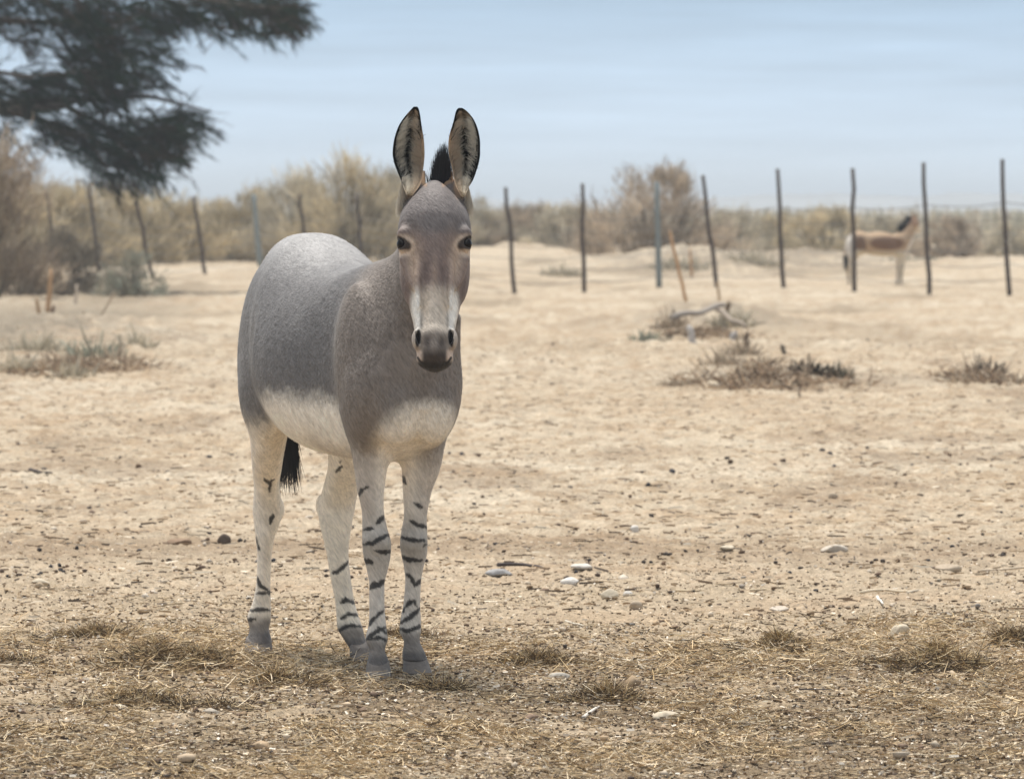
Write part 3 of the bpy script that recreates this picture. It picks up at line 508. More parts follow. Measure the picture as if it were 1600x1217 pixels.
# ---- far land: a low scrubby rise and dim mountains beyond the plain
def ridge(name, D, px0, px1, base, tops, col, depth, step=6, rough_=1.5, lab=None, cat=None, m=None, seed=1):
    xs_ = np.arange(px0, px1+1, step, dtype=float); tt_ = np.interp(xs_, [p[0] for p in tops], [p[1] for p in tops]); nz = (vnoise(np.stack([xs_, xs_*0], 1), .05, seed, 4)-.5)*rough_*2
    hgt = np.maximum(CH-(tt_+nz-HZ)*D/F, .2); rowsV = []
    for q, hf in ((0, 0), (.25, .62), (.5, 1), (.8, .7), (1, 0)): 
        Y = D+(q-.5)*depth; rowsV.append(np.stack([(xs_-800)*D/F, np.full(len(xs_), Y), hgt*hf*(1+(vnoise(np.stack([xs_, xs_*0+q*9], 1), .08, seed+3, 3)-.5)*.3)-.1*(hf == 0)], 1))
    n = len(xs_); V = np.concatenate(rowsV); Q = []
    for i in range(4):
        for j in range(n-1): Q.append((i*n+j, i*n+j+1, (i+1)*n+j+1, (i+1)*n+j))
    return mesh(name, V, Q, m or mat(name+'_soil', col, rough=1, spec=.05, noise=(.02, .3)))
tag(ridge('hills', 1500, -400, 2100, 318, [(-400, 312), (500, 312), (900, 313), (1090, 311), (1180, 305), (1300, 303), (1430, 306), (1520, 302), (1700, 305), (2100, 310)], (.30, .30, .29), 260, rough_=2.5, seed=9), kind='structure')

# ---- the dusty air over the plain
import bmesh as _bm
bmh = _bm.new(); _bm.ops.create_cube(bmh, size=1); mh = bpy.data.meshes.new('haze'); bmh.to_mesh(mh); bmh.free()
hz = bpy.data.objects.new('haze', mh); COL.objects.link(hz); hz.scale = (12000, 9600, 18.2); hz.location = (0, 4500, 7.6); tag(hz, kind='stuff')
hm = bpy.data.materials.new('haze_air'); hm.use_nodes = True; hn_ = hm.node_tree; hn_.nodes.remove(hn_.nodes['Principled BSDF'])
pv = hn_.nodes.new('ShaderNodeVolumePrincipled'); pv.inputs['Color'].default_value = (.88, .95, 1, 1); pv.inputs['Density'].default_value = 6.5e-4; pv.inputs['Anisotropy'].default_value = .0
hn_.links.new(pv.outputs[0], hn_.nodes['Material Output'].inputs['Volume']); mh.materials.append(hm)
# ---------------------------------------------------------------- smooth bodies from a distance field
def spl(x, X, Y):                        # smooth interpolation through knots (monotone-ish Hermite)
    X = np.asarray(X, float); Y = np.asarray(Y, float)
    if X[0] > X[-1]: X = X[::-1]; Y = Y[::-1]
    h = np.diff(X); d = np.diff(Y)/h; m = np.zeros(len(X)); m[0] = d[0]; m[-1] = d[-1]
    for i in range(1, len(X)-1):
        m[i] = 0 if d[i-1]*d[i] <= 0 else 2*d[i-1]*d[i]/(d[i-1]+d[i])
        if d[i-1]*d[i] > 0: m[i] = .5*m[i]+.5*np.clip((d[i-1]+d[i])/2, -3*min(abs(d[i-1]), abs(d[i])), 3*min(abs(d[i-1]), abs(d[i])))
    x = np.clip(x, X[0], X[-1]); k = np.clip(np.searchsorted(X, x)-1, 0, len(X)-2)
    t = (x-X[k])/h[k]; a = t*t*t; b = t*t
    return (2*a-3*b+1)*Y[k]+(a-2*b+t)*h[k]*m[k]+(-2*a+3*b)*Y[k+1]+(a-b)*h[k]*m[k+1]
class Field:
    def __init__(s, xs, ys, zs):
        s.xs, s.ys, s.zs = [np.asarray(a, np.float32) for a in (xs, ys, zs)]
        s.f = np.full((len(xs), len(ys), len(zs)), .2, np.float32)
    def block(s, lo, hi):
        r = []
        for a, l, h in zip((s.xs, s.ys, s.zs), lo, hi):
            i = max(0, np.searchsorted(a, l)-1); j = min(len(a), np.searchsorted(a, h)+1); r.append(slice(i, max(j, i)))
        return tuple(r), s.xs[r[0]][:, None, None], s.ys[r[1]][None, :, None], s.zs[r[2]][None, None, :]
    def put(s, sl, d, k, sub=False):
        a = s.f[sl]
        if sub:
            d = -d; h = np.clip(.5-.5*(a-d)/k, 0, 1); s.f[sl] = a*(1-h)+d*h+k*h*(1-h)
        else:
            h = np.clip(.5+.5*(d-a)/k, 0, 1); s.f[sl] = d*(1-h)+a*h-k*h*(1-h)
    def ell(s, c, r, k=.03, R=None, sub=False, p=2):
        """ellipsoid: centre c, radii r, R rows = its axes in world"""
        c = np.asarray(c, float); r = np.asarray(r, float); m = max(r)+k+.02
        sl, x, y, z = s.block(c-m, c+m)
        x, y, z = x-c[0], y-c[1], z-c[2]
        if R is None: q = [x/r[0], y/r[1], z/r[2]]
        else: q = [(x*R[i][0]+y*R[i][1]+z*R[i][2])/r[i] for i in range(3)]
        k0 = np.sqrt(q[0]**2+q[1]**2+q[2]**2)
        k1 = np.sqrt((q[0]/r[0])**2+(q[1]/r[1])**2+(q[2]/r[2])**2)+1e-6
        d = k0*(k0-1)/k1
        s.put(sl, d.astype(np.float32), k, sub)
    def leg(s, rows, k=.03, rot=0., p=2.2):
        """rows of (z, cx, cy, rx, ry): horizontal slices"""
        rows = np.array(sorted(rows)); Z = rows[:, 0]; mr = rows[:, 3:].max()+k+.02
        lo = (rows[:, 1].min()-mr, rows[:, 2].min()-mr, Z[0]-k-.02); hi = (rows[:, 1].max()+mr, rows[:, 2].max()+mr, Z[-1]+k+.02)
        sl, x, y, z = s.block(lo, hi); zz = z.ravel()
        g = [spl(zz, Z, rows[:, i])[None, None, :].astype(np.float32) for i in range(1, 5)]
        dx, dy = x-g[0], y-g[1]; c_, s_ = math.cos(rot), math.sin(rot)
        u, v = dx*c_+dy*s_, -dx*s_+dy*c_
        q = (np.abs(u/g[2])**p+np.abs(v/g[3])**p)**(1/p)
        d = (q-1)*np.minimum(g[2], g[3])
        over = np.maximum(np.maximum(z-Z[-1], Z[0]-z), 0)
        d = np.where(over > 0, np.sqrt(np.maximum(d, 0)**2+over**2), d)
        s.put(sl, d.astype(np.float32), k)
    def cone(s, a, b, ra, rb, k=.03, ext=1.0):
        a, b = np.asarray(a, float), np.asarray(b, float); m = max(ra, rb)*max(1, ext)+k+.02
        sl, x, y, z = s.block(np.minimum(a, b)-m, np.maximum(a, b)+m)
        d = b-a; L2 = d@d
        t = np.clip(((x-a[0])*d[0]+(y-a[1])*d[1]+(z-a[2])*d[2])/L2, 0, 1)
        r = ra+(rb-ra)*t
        q = np.sqrt((x-a[0]-t*d[0])**2+(y-a[1]-t*d[1])**2+(z-a[2]-t*d[2])**2)-r
        s.put(sl, q.astype(np.float32), k)
    def mesh(s, smooth=2, lam=.5):
        f = s.f; inn = f < 0
        c = [inn[i:inn.shape[0]-1+i, j:inn.shape[1]-1+j, k:inn.shape[2]-1+k] for i in (0, 1) for j in (0, 1) for k in (0, 1)]
        cnt = sum(a.astype(np.int8) for a in c)
        I, J, K = np.nonzero((cnt > 0) & (cnt < 8)); idx = np.full(cnt.shape, -1, np.int32); idx[I, J, K] = np.arange(len(I))
        acc = np.zeros((len(I), 3)); num = np.zeros(len(I)); ax = (s.xs.astype(float), s.ys.astype(float), s.zs.astype(float))
        val = {(i, j, k): f[I+i, J+j, K+k].astype(float) for i in (0, 1) for j in (0, 1) for k in (0, 1)}
        crd = [(ax[0][I], ax[0][I+1]), (ax[1][J], ax[1][J+1]), (ax[2][K], ax[2][K+1])]
        for a in range(3):
            o = [b for b in range(3) if b != a]
            for p in (0, 1):
                for q in (0, 1):
                    k0 = [0]*3; k0[o[0]] = p; k0[o[1]] = q; k1 = list(k0); k1[a] = 1
                    v0, v1 = val[tuple(k0)], val[tuple(k1)]; m = (v0 < 0) != (v1 < 0)
                    t = np.where(m, v0/np.where(v0 == v1, 1, v0-v1), 0)
                    P = np.stack([crd[b][k0[b]] if b != a else crd[a][0]+t*(crd[a][1]-crd[a][0]) for b in range(3)], 1)
                    acc += P*m[:, None]; num += m
        V = acc/num[:, None]; Q = []
        n = f.shape
        for a in range(3):
            sl0 = [slice(1, n[b]-1) for b in range(3)]; sl1 = list(sl0); sl0[a] = slice(0, n[a]-1); sl1[a] = slice(1, n[a])
            A, B = inn[tuple(sl0)], inn[tuple(sl1)]
            i3 = list(np.nonzero(A != B)); flip = A[tuple(i3)]
            off = [1, 1, 1]; off[a] = 0; g = [i3[b]+off[b] for b in range(3)]
            o = [(a+1) % 3, (a+2) % 3]; q = []
            for p, r in ((0, 0), (-1, 0), (-1, -1), (0, -1)):
                h = list(g); h[o[0]] = g[o[0]]+p; h[o[1]] = g[o[1]]+r; q.append(idx[tuple(h)])
            q = np.stack(q, 1); q[~flip] = q[~flip][:, ::-1]; Q.append(q)
        Q = np.concatenate(Q); Q = Q[(Q >= 0).all(1)]
        E_ = np.concatenate([Q[:, [0, 1]], Q[:, [1, 2]], Q[:, [2, 3]], Q[:, [3, 0]]])
        deg = np.bincount(E_[:, 0], minlength=len(V))+np.bincount(E_[:, 1], minlength=len(V))
        for it in range(smooth*2):
            l = lam if it % 2 == 0 else -lam*.9 if it < smooth*2-1 else 0
            if l == 0: break
            av = np.stack([np.bincount(E_[:, 0], V[E_[:, 1], i], len(V))+np.bincount(E_[:, 1], V[E_[:, 0], i], len(V)) for i in range(3)], 1)/deg[:, None]
            V = V+l*(av-V)
        s.f = None
        return V, Q
# ---------------------------------------------------------------- the wild ass
O0 = np.array([-.345, 17.1]); DS = np.array([-.352, .936]); DU = np.array([-.936, -.352])
def SU(s, u, z): p = O0+DS*s+DU*u; return np.array([p[0], p[1], z])
def row(py, x0, x1, D, ry, dy=0.):       # a leg slice from its two outline pixels
    z = CH-(py-HZ)*D/F; a, b = (x0-800)*D/F, (x1-800)*D/F
    return (z, (a+b)/2, D+dy, (b-a)/2, ry)
ass = empty('wild_ass', (-.345, 17.1, 0), label='grey wild ass with dark striped legs standing on the sand and facing us, ears upright', cat='wild ass')
EYES = []
def build_ass():
    xs = np.arange(-.93, -.10, .0031)
    ys = np.concatenate([np.arange(16.40, 17.0, .0032), np.arange(17.0, 18.32, .0046)])
    zs = np.concatenate([np.arange(.03, .88, .0042), np.arange(.88, 1.50, .0031)])
    f = Field(xs, ys, zs)
    # ---- trunk: slices across the body axis
    R_ = np.array([  # s, top, bottom, half width, height of widest (0..1)
        (-.235, .96, .80, .045, .5), (-.21, 1.03, .74, .105, .45), (-.15, 1.12, .70, .138, .42), (-.06, 1.20, .66, .155, .42),
        (.05, 1.232, .632, .158, .42), (.16, 1.222, .63, .178, .42), (.33, 1.20, .632, .238, .42), (.48, 1.215, .64, .264, .43),
        (.62, 1.262, .67, .255, .45), (.74, 1.308, .735, .215, .42), (.86, 1.305, .80, .18, .40), (.95, 1.24, .87, .14, .45),
        (1.01, 1.15, .93, .09, .5), (1.035, 1.08, .99, .04, .5)])
    sl, x, y, z = f.block((-.93, 16.7, .5), (-.08, 18.3, 1.40))
    s2 = (x-O0[0])*DS[0]+(y-O0[1])*DS[1]; u2 = (x-O0[0])*DU[0]+(y-O0[1])*DU[1]
    s2 = s2[:, :, 0]; g = [spl(s2, R_[:, 0], R_[:, i])[:, :, None].astype(np.float32) for i in range(1, 5)]
    zm = g[1]+(g[0]-g[1])*g[3]; v = z-zm; v = np.where(v > 0, v/(g[0]-zm), v/(zm-g[1]))
    q = (np.abs(u2/g[2])**2.25+np.abs(v)**2.1)**(1/2.2)
    d = (q-1)*np.minimum(g[2], (g[0]-g[1])/2)
    over = np.maximum(np.maximum(s2-R_[-1, 0], R_[0, 0]-s2), 0)[:, :, None]
    f.put(sl, np.where(over > 0, np.sqrt(np.maximum(d, 0)**2+over**2), d).astype(np.float32), .02); del d, q, v
    RT = [[DS[0], DS[1], 0], [DU[0], DU[1], 0], [0, 0, 1]]
    def tilt(a):                          # axes in the body's side plane, leaning by a (forward at the top)
        c, s_ = math.cos(a), math.sin(a)
        return [[DS[0]*c, DS[1]*c, s_], [DU[0], DU[1], 0], [-DS[0]*s_, -DS[1]*s_, c]]
    # shoulders, breast, haunches
    f.ell(SU(-.03, .118, .92), (.12, .068, .24), .042, tilt(-.2)); f.ell(SU(-.03, -.098, .92), (.12, .068, .24), .042, tilt(-.2))
    f.ell(SU(-.10, .108, .83), (.10, .075, .14), .03, tilt(.3)); f.ell(SU(-.10, -.088, .84), (.10, .068, .13), .03, tilt(.3))
    f.ell(SU(-.17, .055, .80), (.075, .07, .11), .025, RT); f.ell(SU(-.17, -.055, .80), (.075, .065, .11), .025, RT)
    f.ell(SU(.86, .116, .93), (.165, .084, .25), .05, tilt(.15)); f.ell(SU(.78, -.11, .93), (.17, .08, .25), .05, tilt(.1))
    f.ell(SU(.78, .135, .83), (.14, .075, .16), .05, tilt(.3)); f.ell(SU(.62, -.12, .80), (.14, .07, .17), .05, tilt(.2))
    # neck
    A, B = np.array([-.325, 17.08, 1.00]), np.array([-.212, 16.92, 1.34])
    ax = (B-A)/np.linalg.norm(B-A); LN = np.linalg.norm(B-A)
    lat = np.array([.96, .27, 0.]); lat -= ax*(lat@ax); lat /= np.linalg.norm(lat); dep = np.cross(ax, lat)
    sl, x, y, z = f.block((-.62, 16.6, .78), (-.05, 17.45, 1.5))
    t = ((x-A[0])*ax[0]+(y-A[1])*ax[1]+(z-A[2])*ax[2])/LN; tt = np.clip(t, -.25, 1.12)
    lu = ((x-A[0])*lat[0]+(y-A[1])*lat[1]+(z-A[2])*lat[2]); du = ((x-A[0])*dep[0]+(y-A[1])*dep[1]+(z-A[2])*dep[2])
    wl = (.118-.045*tt+.0*tt*tt).astype(np.float32); wd = (.182-.085*tt).astype(np.float32)
    d = ((np.abs(lu/wl)**2.1+np.abs(du/wd)**2.1)**(1/2.1)-1)*wl
    over = np.abs(t-tt)*LN
    f.put(sl, np.where(over > 0, np.sqrt(np.maximum(d, 0)**2+over**2), d).astype(np.float32), .05)
    f.cone(W(634, 462, 16.99), W(584, 600, 16.985), .042, .050, .022)            # neck muscle down to the point of the shoulder
    f.cone(W(702, 500, 16.97), W(694, 596, 17.0), .034, .046, .022)
    f.ell(SU(.66, .262, 1.0), (.055, .022, .13), .04, RT, sub=True)
    # ---- legs
    D = 17.05
    f.leg([row(640, 536, 618, D, .10, .03), row(675, 541, 614, D, .095, .03), row(700, 548, 610, D, .085, .02), row(730, 553, 605, D, .072, .015), row(760, 557, 601, D, .06, .01), row(800, 565.5, 600, D, .043), row(825, 566, 605, D, .041), row(848, 566, 611, D, .041, -.004),
           row(870, 568, 610, D, .04), row(890, 573, 606, D, .034, .004), row(915, 577, 600.5, D, .03, .006), row(950, 577, 601, D, .03, .006), row(975, 576, 603, D, .033, .006), row(998, 571, 606, D, .038, .004),
           row(1015, 577, 601.5, D, .032, -.008), row(1030, 575, 607, D, .04, -.02), row(1040, 574, 609, D, .045, -.025)], .03)
    D = 17.18
    f.leg([row(640, 628, 706, D, .10, .03), row(675, 628, 700, D, .095, .03), row(700, 628, 694, D, .085, .02), row(735, 628, 687, D, .07, .015), row(770, 629.5, 674, D, .055, .01), row(808, 631, 667, D, .043), row(830, 627, 667.5, D, .041), row(848, 625, 668, D, .041, -.004),
           row(866, 627, 667, D, .04), row(885, 631, 662, D, .034, .004), row(912, 633, 657.5, D, .03, .006), row(948, 629.5, 656.5, D, .03, .006), row(965, 626, 657.5, D, .034, .006), row(984, 624, 658, D, .038, .004),
           row(1001, 631, 656, D, .032, -.006), row(1018, 629, 664, D, .04, -.02), row(1030, 629, 668, D, .045, -.025)], .03)
    D = 17.98
    f.leg([row(560, 395, 470, D-.1, .13), row(600, 382, 470, D-.1, .15), row(640, 383, 462, D-.1, .145), row(670, 390, 452, D-.1, .12), row(700, 392.5, 445, D-.09, .10), row(730, 394, 440.5, D-.05, .08), row(760, 397, 436.5, D-.0, .066), row(782, 396, 439.5, D+.02, .062), row(797, 395, 441, D+.025, .06),
           row(818, 397, 437, D+.02, .052), row(840, 399.5, 429, D+.005, .04), row(870, 402, 424, D, .033), row(905, 401, 422.5, D, .032), row(938, 395.5, 423, D, .034), row(966, 386.5, 423.5, D, .04), row(982, 390, 420.5, D-.012, .034), row(998, 386, 424, D-.025, .042), row(1006, 384, 425, D-.03, .046)], .03)
    D = 17.72
    f.leg([row(640, 512, 600, D-.03, .15), row(680, 512, 592, D-.03, .13), row(710, 513, 580, D-.02, .11), row(740, 510.5, 568, D, .085), row(768, 503, 560, D+.03, .07), row(792, 497.5, 555, D+.045, .062), row(815, 499, 550.5, D+.03, .05), row(840, 504.5, 546.5, D+.015, .04), row(868, 511, 544.5, D+.005, .035),
           row(900, 516, 547.5, D, .033), row(935, 523, 553, D, .034), row(962, 525.5, 560, D, .038), row(982, 527.5, 567, D-.01, .038), row(998, 537, 571, D-.02, .036), row(1012, 546, 576, D-.03, .04)], .03)
    f.ell(W(501.5, 789, 17.79), (.015, .024, .03), .02); f.ell(W(436, 796, 18.03), (.014, .022, .028), .02)
    f.ell(W(589, 846, 17.02), (.034, .022, .034), .015); f.ell(W(646, 846, 17.15), (.032, .022, .034), .015)
    # ---- head
    P0, P1 = W(678.5, 286, 16.80), W(679.5, 577, 16.54); a = P1-P0; L = np.linalg.norm(a); a /= L
    n = np.array([0, a[2], -a[1]]); n /= np.linalg.norm(n)
    if n[1] > 0: n = -n
    lx = np.array([1., 0, 0]); lx -= a*(lx@a); lx /= np.linalg.norm(lx)
    H = lambda t, l, m: P0+a*(t*L)+lx*l+n*m
    T = np.array([  # t, half width, front, back, front narrowing
        (0, .018, .018, .04, .1), (.025, .036, .034, .07, .15), (.06, .056, .052, .09, .2), (.12, .084, .074, .115, .2), (.18, .102, .086, .128, .17), (.24, .108, .092, .135, .15), (.33, .106, .088, .14, .28), (.42, .100, .080, .135, .42), (.50, .094, .073, .12, .55),
        (.58, .086, .067, .10, .62), (.66, .075, .062, .08, .60), (.74, .064, .058, .066, .48), (.82, .058, .056, .058, .22), (.89, .055, .052, .054, .15), (.94, .049, .042, .05, .1), (.98, .036, .028, .04, .1), (1.0, .018, .012, .022, .1)])
    sl, x, y, z = f.block((-.36, 16.38, .88), (-.08, 17.05, 1.5))
    X, Y, Z = x-P0[0], y-P0[1], z-P0[2]
    t = (X*a[0]+Y*a[1]+Z*a[2])/L; l_ = X*lx[0]+Y*lx[1]+Z*lx[2]; m_ = X*n[0]+Y*n[1]+Z*n[2]
    tc_ = np.clip(t, 0, 1)
    g = [np.interp(tc_, np.linspace(0, 1, 201), spl(np.linspace(0, 1, 201), T[:, 0], T[:, i])).astype(np.float32) for i in range(1, 5)]
    v = np.where(m_ > 0, m_/g[1], m_/g[2]); wq = g[0]*(1-g[3]*sstep(-.35, 1., v))
    d = ((np.abs(l_/wq)**2.5+np.abs(v)**2.3)**(1/2.4)-1)*np.minimum(wq, g[1])
    over = np.abs(t-tc_)*L
    d = np.where(over > 0, np.sqrt(np.maximum(d, 0)**2+over**2), d)
    f.put(sl, d.astype(np.float32), .035); del d, v, wq, g, t, l_, m_
    HR = [list(lx), list(a), list(n)]
    for s_ in (-1, 1):
        HP = lambda px, py, m: H((py-286+216*m)/291, s_*px/541, m)                # px: pixels from the face's midline
        f.ell(HP(35, 430, -.04), (.034, .09, .07), .018, HR)                  # cheek
        f.ell(HP(47, 368, .038), (.022, .022, .027), .018, HR)                   # brow
        f.ell(HP(46.5, 384, .031), (.022, .028, .026), .012, HR)                  # eyeball bed
        f.ell(HP(26, 445, .045), (.011, .085, .016), .016, HR); f.cone(HP(46, 408, .022), HP(34, 452, .030), .016, .010, .012); f.ell(HP(40, 470, .035), (.010, .035, .016), .02, HR, sub=True)                    # facial crest
        f.cone(H(.15, s_*.070, -.03), W(678.5+s_*36, 292, 16.87), .026, .016, .02)   # ear roots
        f.cone(H(.10, s_*.045, -.03), W(678.5+s_*21, 266, 16.90), .022, .013, .015)
        f.ell(HP(25, 531, .020), (.020, .034, .030), .008, HR)                  # nostril wing
        f.ell(HP(15, 562, .0), (.024, .020, .028), .012, HR)
    HP = lambda px, py, m: H((py-286+216*m)/291, px/541, m)
    f.ell(HP(0, 526, .034), (.037, .034, .028), .010, HR)                       # nose pad
    f.ell(HP(0, 549, .024), (.031, .034, .033), .014, HR)
    f.ell(HP(0, 568, -.006), (.030, .016, .028), .008, HR)                      # chin
    for s_ in (-1, 1):
        HP = lambda px, py, m: H((py-286+216*m)/291, s_*px/541, m)
        c, q = math.cos(.18*s_), math.sin(.18*s_)
        R2 = [list(lx*c+a*q), list(-lx*q+a*c), list(n)]
        f.ell(HP(25.5, 526, .052), (.0075, .026, .028), .005, R2, sub=True)
        ed = lx*s_*.74+n*.67; ed /= np.linalg.norm(ed)
        er = np.cross(ed, a)*(-s_); er /= np.linalg.norm(er)                    # towards the nose
        if er@(lx*s_) > 0: er = -er
        e1 = er*.86+a*.51; e2 = np.cross(ed, e1)
        EYES.append((HP(46.5, 384, .031), ed, e1, e2))
        f.ell(HP(46.5, 384, .031)+ed*.026, (.0255, .0152, .016), .004, [list(e1), list(e2), list(ed)], sub=True)
    V, Q = f.mesh(2)
    return V, Q, dict(P0=P0, a=a, L=L, n=n, lx=lx, H=H)
AV, AQ, HD = build_ass()
H = HD['H']
PX = 800+AV[:, 0]*F/AV[:, 1]; PY = HZ+(CH-AV[:, 2])*F/AV[:, 1]
print('ass verts', len(AV))
def outline():
    m = AV[:, 1] < 99; r = {}
    for y in list(range(300, 1040, 20)):
        k = np.abs(PY-y) < 3
        if k.any():
            xs_ = np.sort(PX[k]); br = np.nonzero(np.diff(xs_) > 6)[0]
            segs = []; st = 0
            for b in list(br)+[len(xs_)-1]: segs.append((round(xs_[st]), round(xs_[b]))); st = b+1
            print(y, segs)
import sys as _s
if 0: outline()
# ---- coat colours and the back's highlight, painted per vertex: grey back, cream belly and legs, black leg bars
def polydist(px, py, pts, par=False):
    d = np.full(px.shape, 1e9); tt = np.zeros(px.shape); pts = np.asarray(pts, float)
    for i in range(len(pts)-1):
        a, b = pts[i], pts[i+1]; ab = b-a
        t = np.clip(((px-a[0])*ab[0]+(py-a[1])*ab[1])/(ab@ab), 0, 1)
        q = np.hypot(px-a[0]-t*ab[0], py-a[1]-t*ab[1]); tt = np.where(q < d, (i+t)/(len(pts)-1), tt); d = np.minimum(d, q)
    return (d, tt) if par else d
def coat():
    V = AV; s_ = (V[:, 0]-O0[0])*DS[0]+(V[:, 1]-O0[1])*DS[1]; u = (V[:, 0]-O0[0])*DU[0]+(V[:, 1]-O0[1])*DU[1]; z = V[:, 2]
    n1 = vnoise(V, 14, 1, 3); n2 = vnoise(V, 90, 2, 2)
    def lay(C, col, m): m = np.clip(m, 0, 1)[:, None]; return C*(1-m)+np.array(col)*m
    C = np.tile(np.array([.172, .163, .158]), (len(V), 1))
    C = lay(C, (.235, .198, .168), sstep(.16, -.02, s_)*.9)                       # warmer shoulders, neck and breast
    C = lay(C, (.50, .485, .47), sstep(1.14, 1.31, z+(n1-.5)*.06)*sstep(.14, .34, s_)*.65)       # light on top of the back, painted as a pale highlight
    jz = (n1-.5)*.05+(n2-.5)*.03
    trunk = (s_ > .02) & (s_ < .78)
    C = lay(C, (.93, .87, .77), sstep(.86, .77, z+jz*1.1)*sstep(.0, .1, s_)*sstep(.86, .72, s_+.25*sstep(.12, .2, u)))
    cp = ((u+.015)/.125)**2+((z-.735)/.085)**2
    C = lay(C, (.88, .80, .68), sstep(1.6, .3, cp+(n1-.5)*.5)*sstep(.02, -.08, s_))
    hind = sstep(.5, .62, s_)
    C = lay(C, (.82, .73, .60), hind*sstep(.80, .68, z+jz*1.2+.10*(u-.05)))
    C = lay(C, (.86, .77, .62), hind*sstep(.92, .80, z)*sstep(.12, .02, np.abs(u)))
    fore = sstep(.4, .3, s_)*(1-hind)
    C = lay(C, (.52, .455, .385), fore*sstep(.72, .60, z+jz))
    inner = np.where(PX < 618, sstep(575, 605, PX), sstep(668, 636, PX))
    C = lay(C, (.86, .79, .68), fore*sstep(.76, .62, z)*inner*.85)
    C = lay(C, (.88, .80, .69), fore*sstep(.76, .70, z)*sstep(.50, .60, z)*sstep(34, 18, np.abs(PX-619)))
    C = lay(C, (.66, .60, .52), fore*sstep(.50, .42, z))
    C = lay(C, (.31, .285, .25), fore*np.exp(-((z-.385)/.075)**2)*.65)          # grey knees
    # darker pasterns
    C = lay(C, (.17, .145, .122), sstep(.135, .085, z+(n1-.5)*.05)*.9)
    C = lay(C, (.10, .09, .085), sstep(.075, .055, z)*.8)
    # bars
    A5 = lambda L_: [(480+x/3.12, 680+y/3.12) for x, y in L_]; A6 = lambda L_: [(360+x/2.83, 620+y/2.83) for x, y in L_]
    bars = {'fr': [([(247, 300), (265, 265), (300, 252)], 1.6), ([(272, 462), (320, 452)], 2), ([(340, 430), (372, 395)], 2.4), ([(262, 533), (320, 525), (360, 500), (416, 480)], 2.2),
                   ([(330, 560), (370, 572), (418, 565)], 2), ([(268, 608), (320, 620)], 2), ([(305, 745), (330, 730), (378, 712)], 3.4), ([(335, 880), (372, 855)], 1.8), ([(288, 935), (320, 900), (345, 880)], 1.8),
                   ([(280, 1000), (330, 960), (388, 932)], 1.9), ([(300, 990), (350, 985), (395, 1000)], 1.8), ([(345, 935), (392, 965)], 1.5)],
            'fl': [([(460, 200), (478, 235)], 2), ([(520, 330), (560, 350)], 1.5), ([(500, 415), (540, 435), (586, 450)], 1.9), ([(448, 492), (500, 508), (572, 515)], 2), ([(452, 592), (500, 605), (560, 608)], 2.2),
                   ([(570, 540), (587, 530)], 1.5), ([(485, 675), (510, 700), (525, 735)], 1.8), ([(525, 735), (556, 705)], 1.8), ([(468, 858), (490, 820), (520, 810), (535, 830)], 1.6), ([(448, 915), (500, 890), (549, 845)], 2), ([(446, 940), (490, 955), (554, 930)], 2.3)],
            'lh': [([(128, 668), (150, 665), (198, 618)], 2.2), ([(165, 815), (190, 802), (233, 815)], 2.2), ([(168, 892), (200, 872), (258, 880)], 1.8), ([(150, 980), (160, 945), (210, 925), (264, 930)], 2), ([(140, 175), (168, 155)], 1.3), ([(162, 130), (165, 131)], 1.2)]}
    rh = [([(118, 795), (130, 835), (174, 862)], 1.9), ([(115, 868), (174, 868)], 1.5), ([(82, 942), (120, 938), (180, 944)], 2), ([(70, 988), (110, 980)], 1.8), ([(150, 365), (175, 380), (175, 415)], 1.6), ([(168, 372), (197, 365)], 1.2), ([(175, 565), (188, 520)], 2), ([(112, 620), (128, 680)], 1.2)]
    n3 = vnoise(V*np.array([1, 1, .25]), 260, 8, 1)
    legm = {'fr': (z < .66) & (PX < 619) & (s_ < .35), 'fl': (z < .66) & (PX >= 619) & (s_ < .35), 'lh': (z < .66) & (s_ > .4) & (PX > 480), 'rh': (z < .66) & (s_ > .4) & (PX <= 480)}
    jx, jy = (vnoise(V, 60, 5)-.5)*2.2, (vnoise(V, 75, 6)-.5)*3.4
    for k in ('fr', 'fl', 'lh', 'rh'):
        m = legm[k]; vx, vy = (PX+jx)[m], (PY+jy)[m]; cov = np.zeros(m.sum())
        for pts, hw in (bars[k] if k != 'rh' else rh):
            d, tp = polydist(vx, vy, (A6 if k == 'rh' else A5)(pts), True); he = hw*(.9+.95*np.sin(math.pi*tp)); cov = np.maximum(cov, sstep(0, 2.6, he+1.3-d-(n2[m]-.5)*2.6-(n3[m]-.5)*2))
        C[m] = C[m]*(1-cov[:, None]*.93)+np.array([.014, .013, .013])*cov[:, None]*.93
    # ---- face
    P0, a, L, n, lx = [HD[k] for k in ('P0', 'a', 'L', 'n', 'lx')]
    q = V-P0; t = (q@a)/L; l = q@lx; mm = q@n
    head = sstep(-.17, -.10, mm)*sstep(-.15, -.08, t)*(np.abs(l) < .16)*(V[:, 1] < 17.0)*(z > .9)
    X = np.abs(PX-678.8); Y = PY
    B = np.tile(np.array([.225, .17, .145]), (len(V), 1))
    B = lay(B, (.165, .143, .134), sstep(376, 346, Y+(n1-.5)*30))                 # greyer forehead
    B = lay(B, (.50, .37, .27), np.exp(-((X-34)/13)**2-((Y-412)/32)**2)*.95)        # tan below the eyes
    B = lay(B, (.16, .113, .10), np.exp(-((X-14)/12)**2-((Y-425)/34)**2)*.6)      # darker bands down the nose
    B = lay(B, (.145, .105, .095), np.exp(-((X-47)/10)**2-((Y-450)/34)**2)*.8)
    e = np.hypot((X-50)/19, (Y-384)/17)
    B = lay(B, (.72, .56, .42), sstep(1.3, .75, e)*.75)
    wp = np.hypot((X-28+(Y-488)*.06)/8.5, (Y-486)/31)
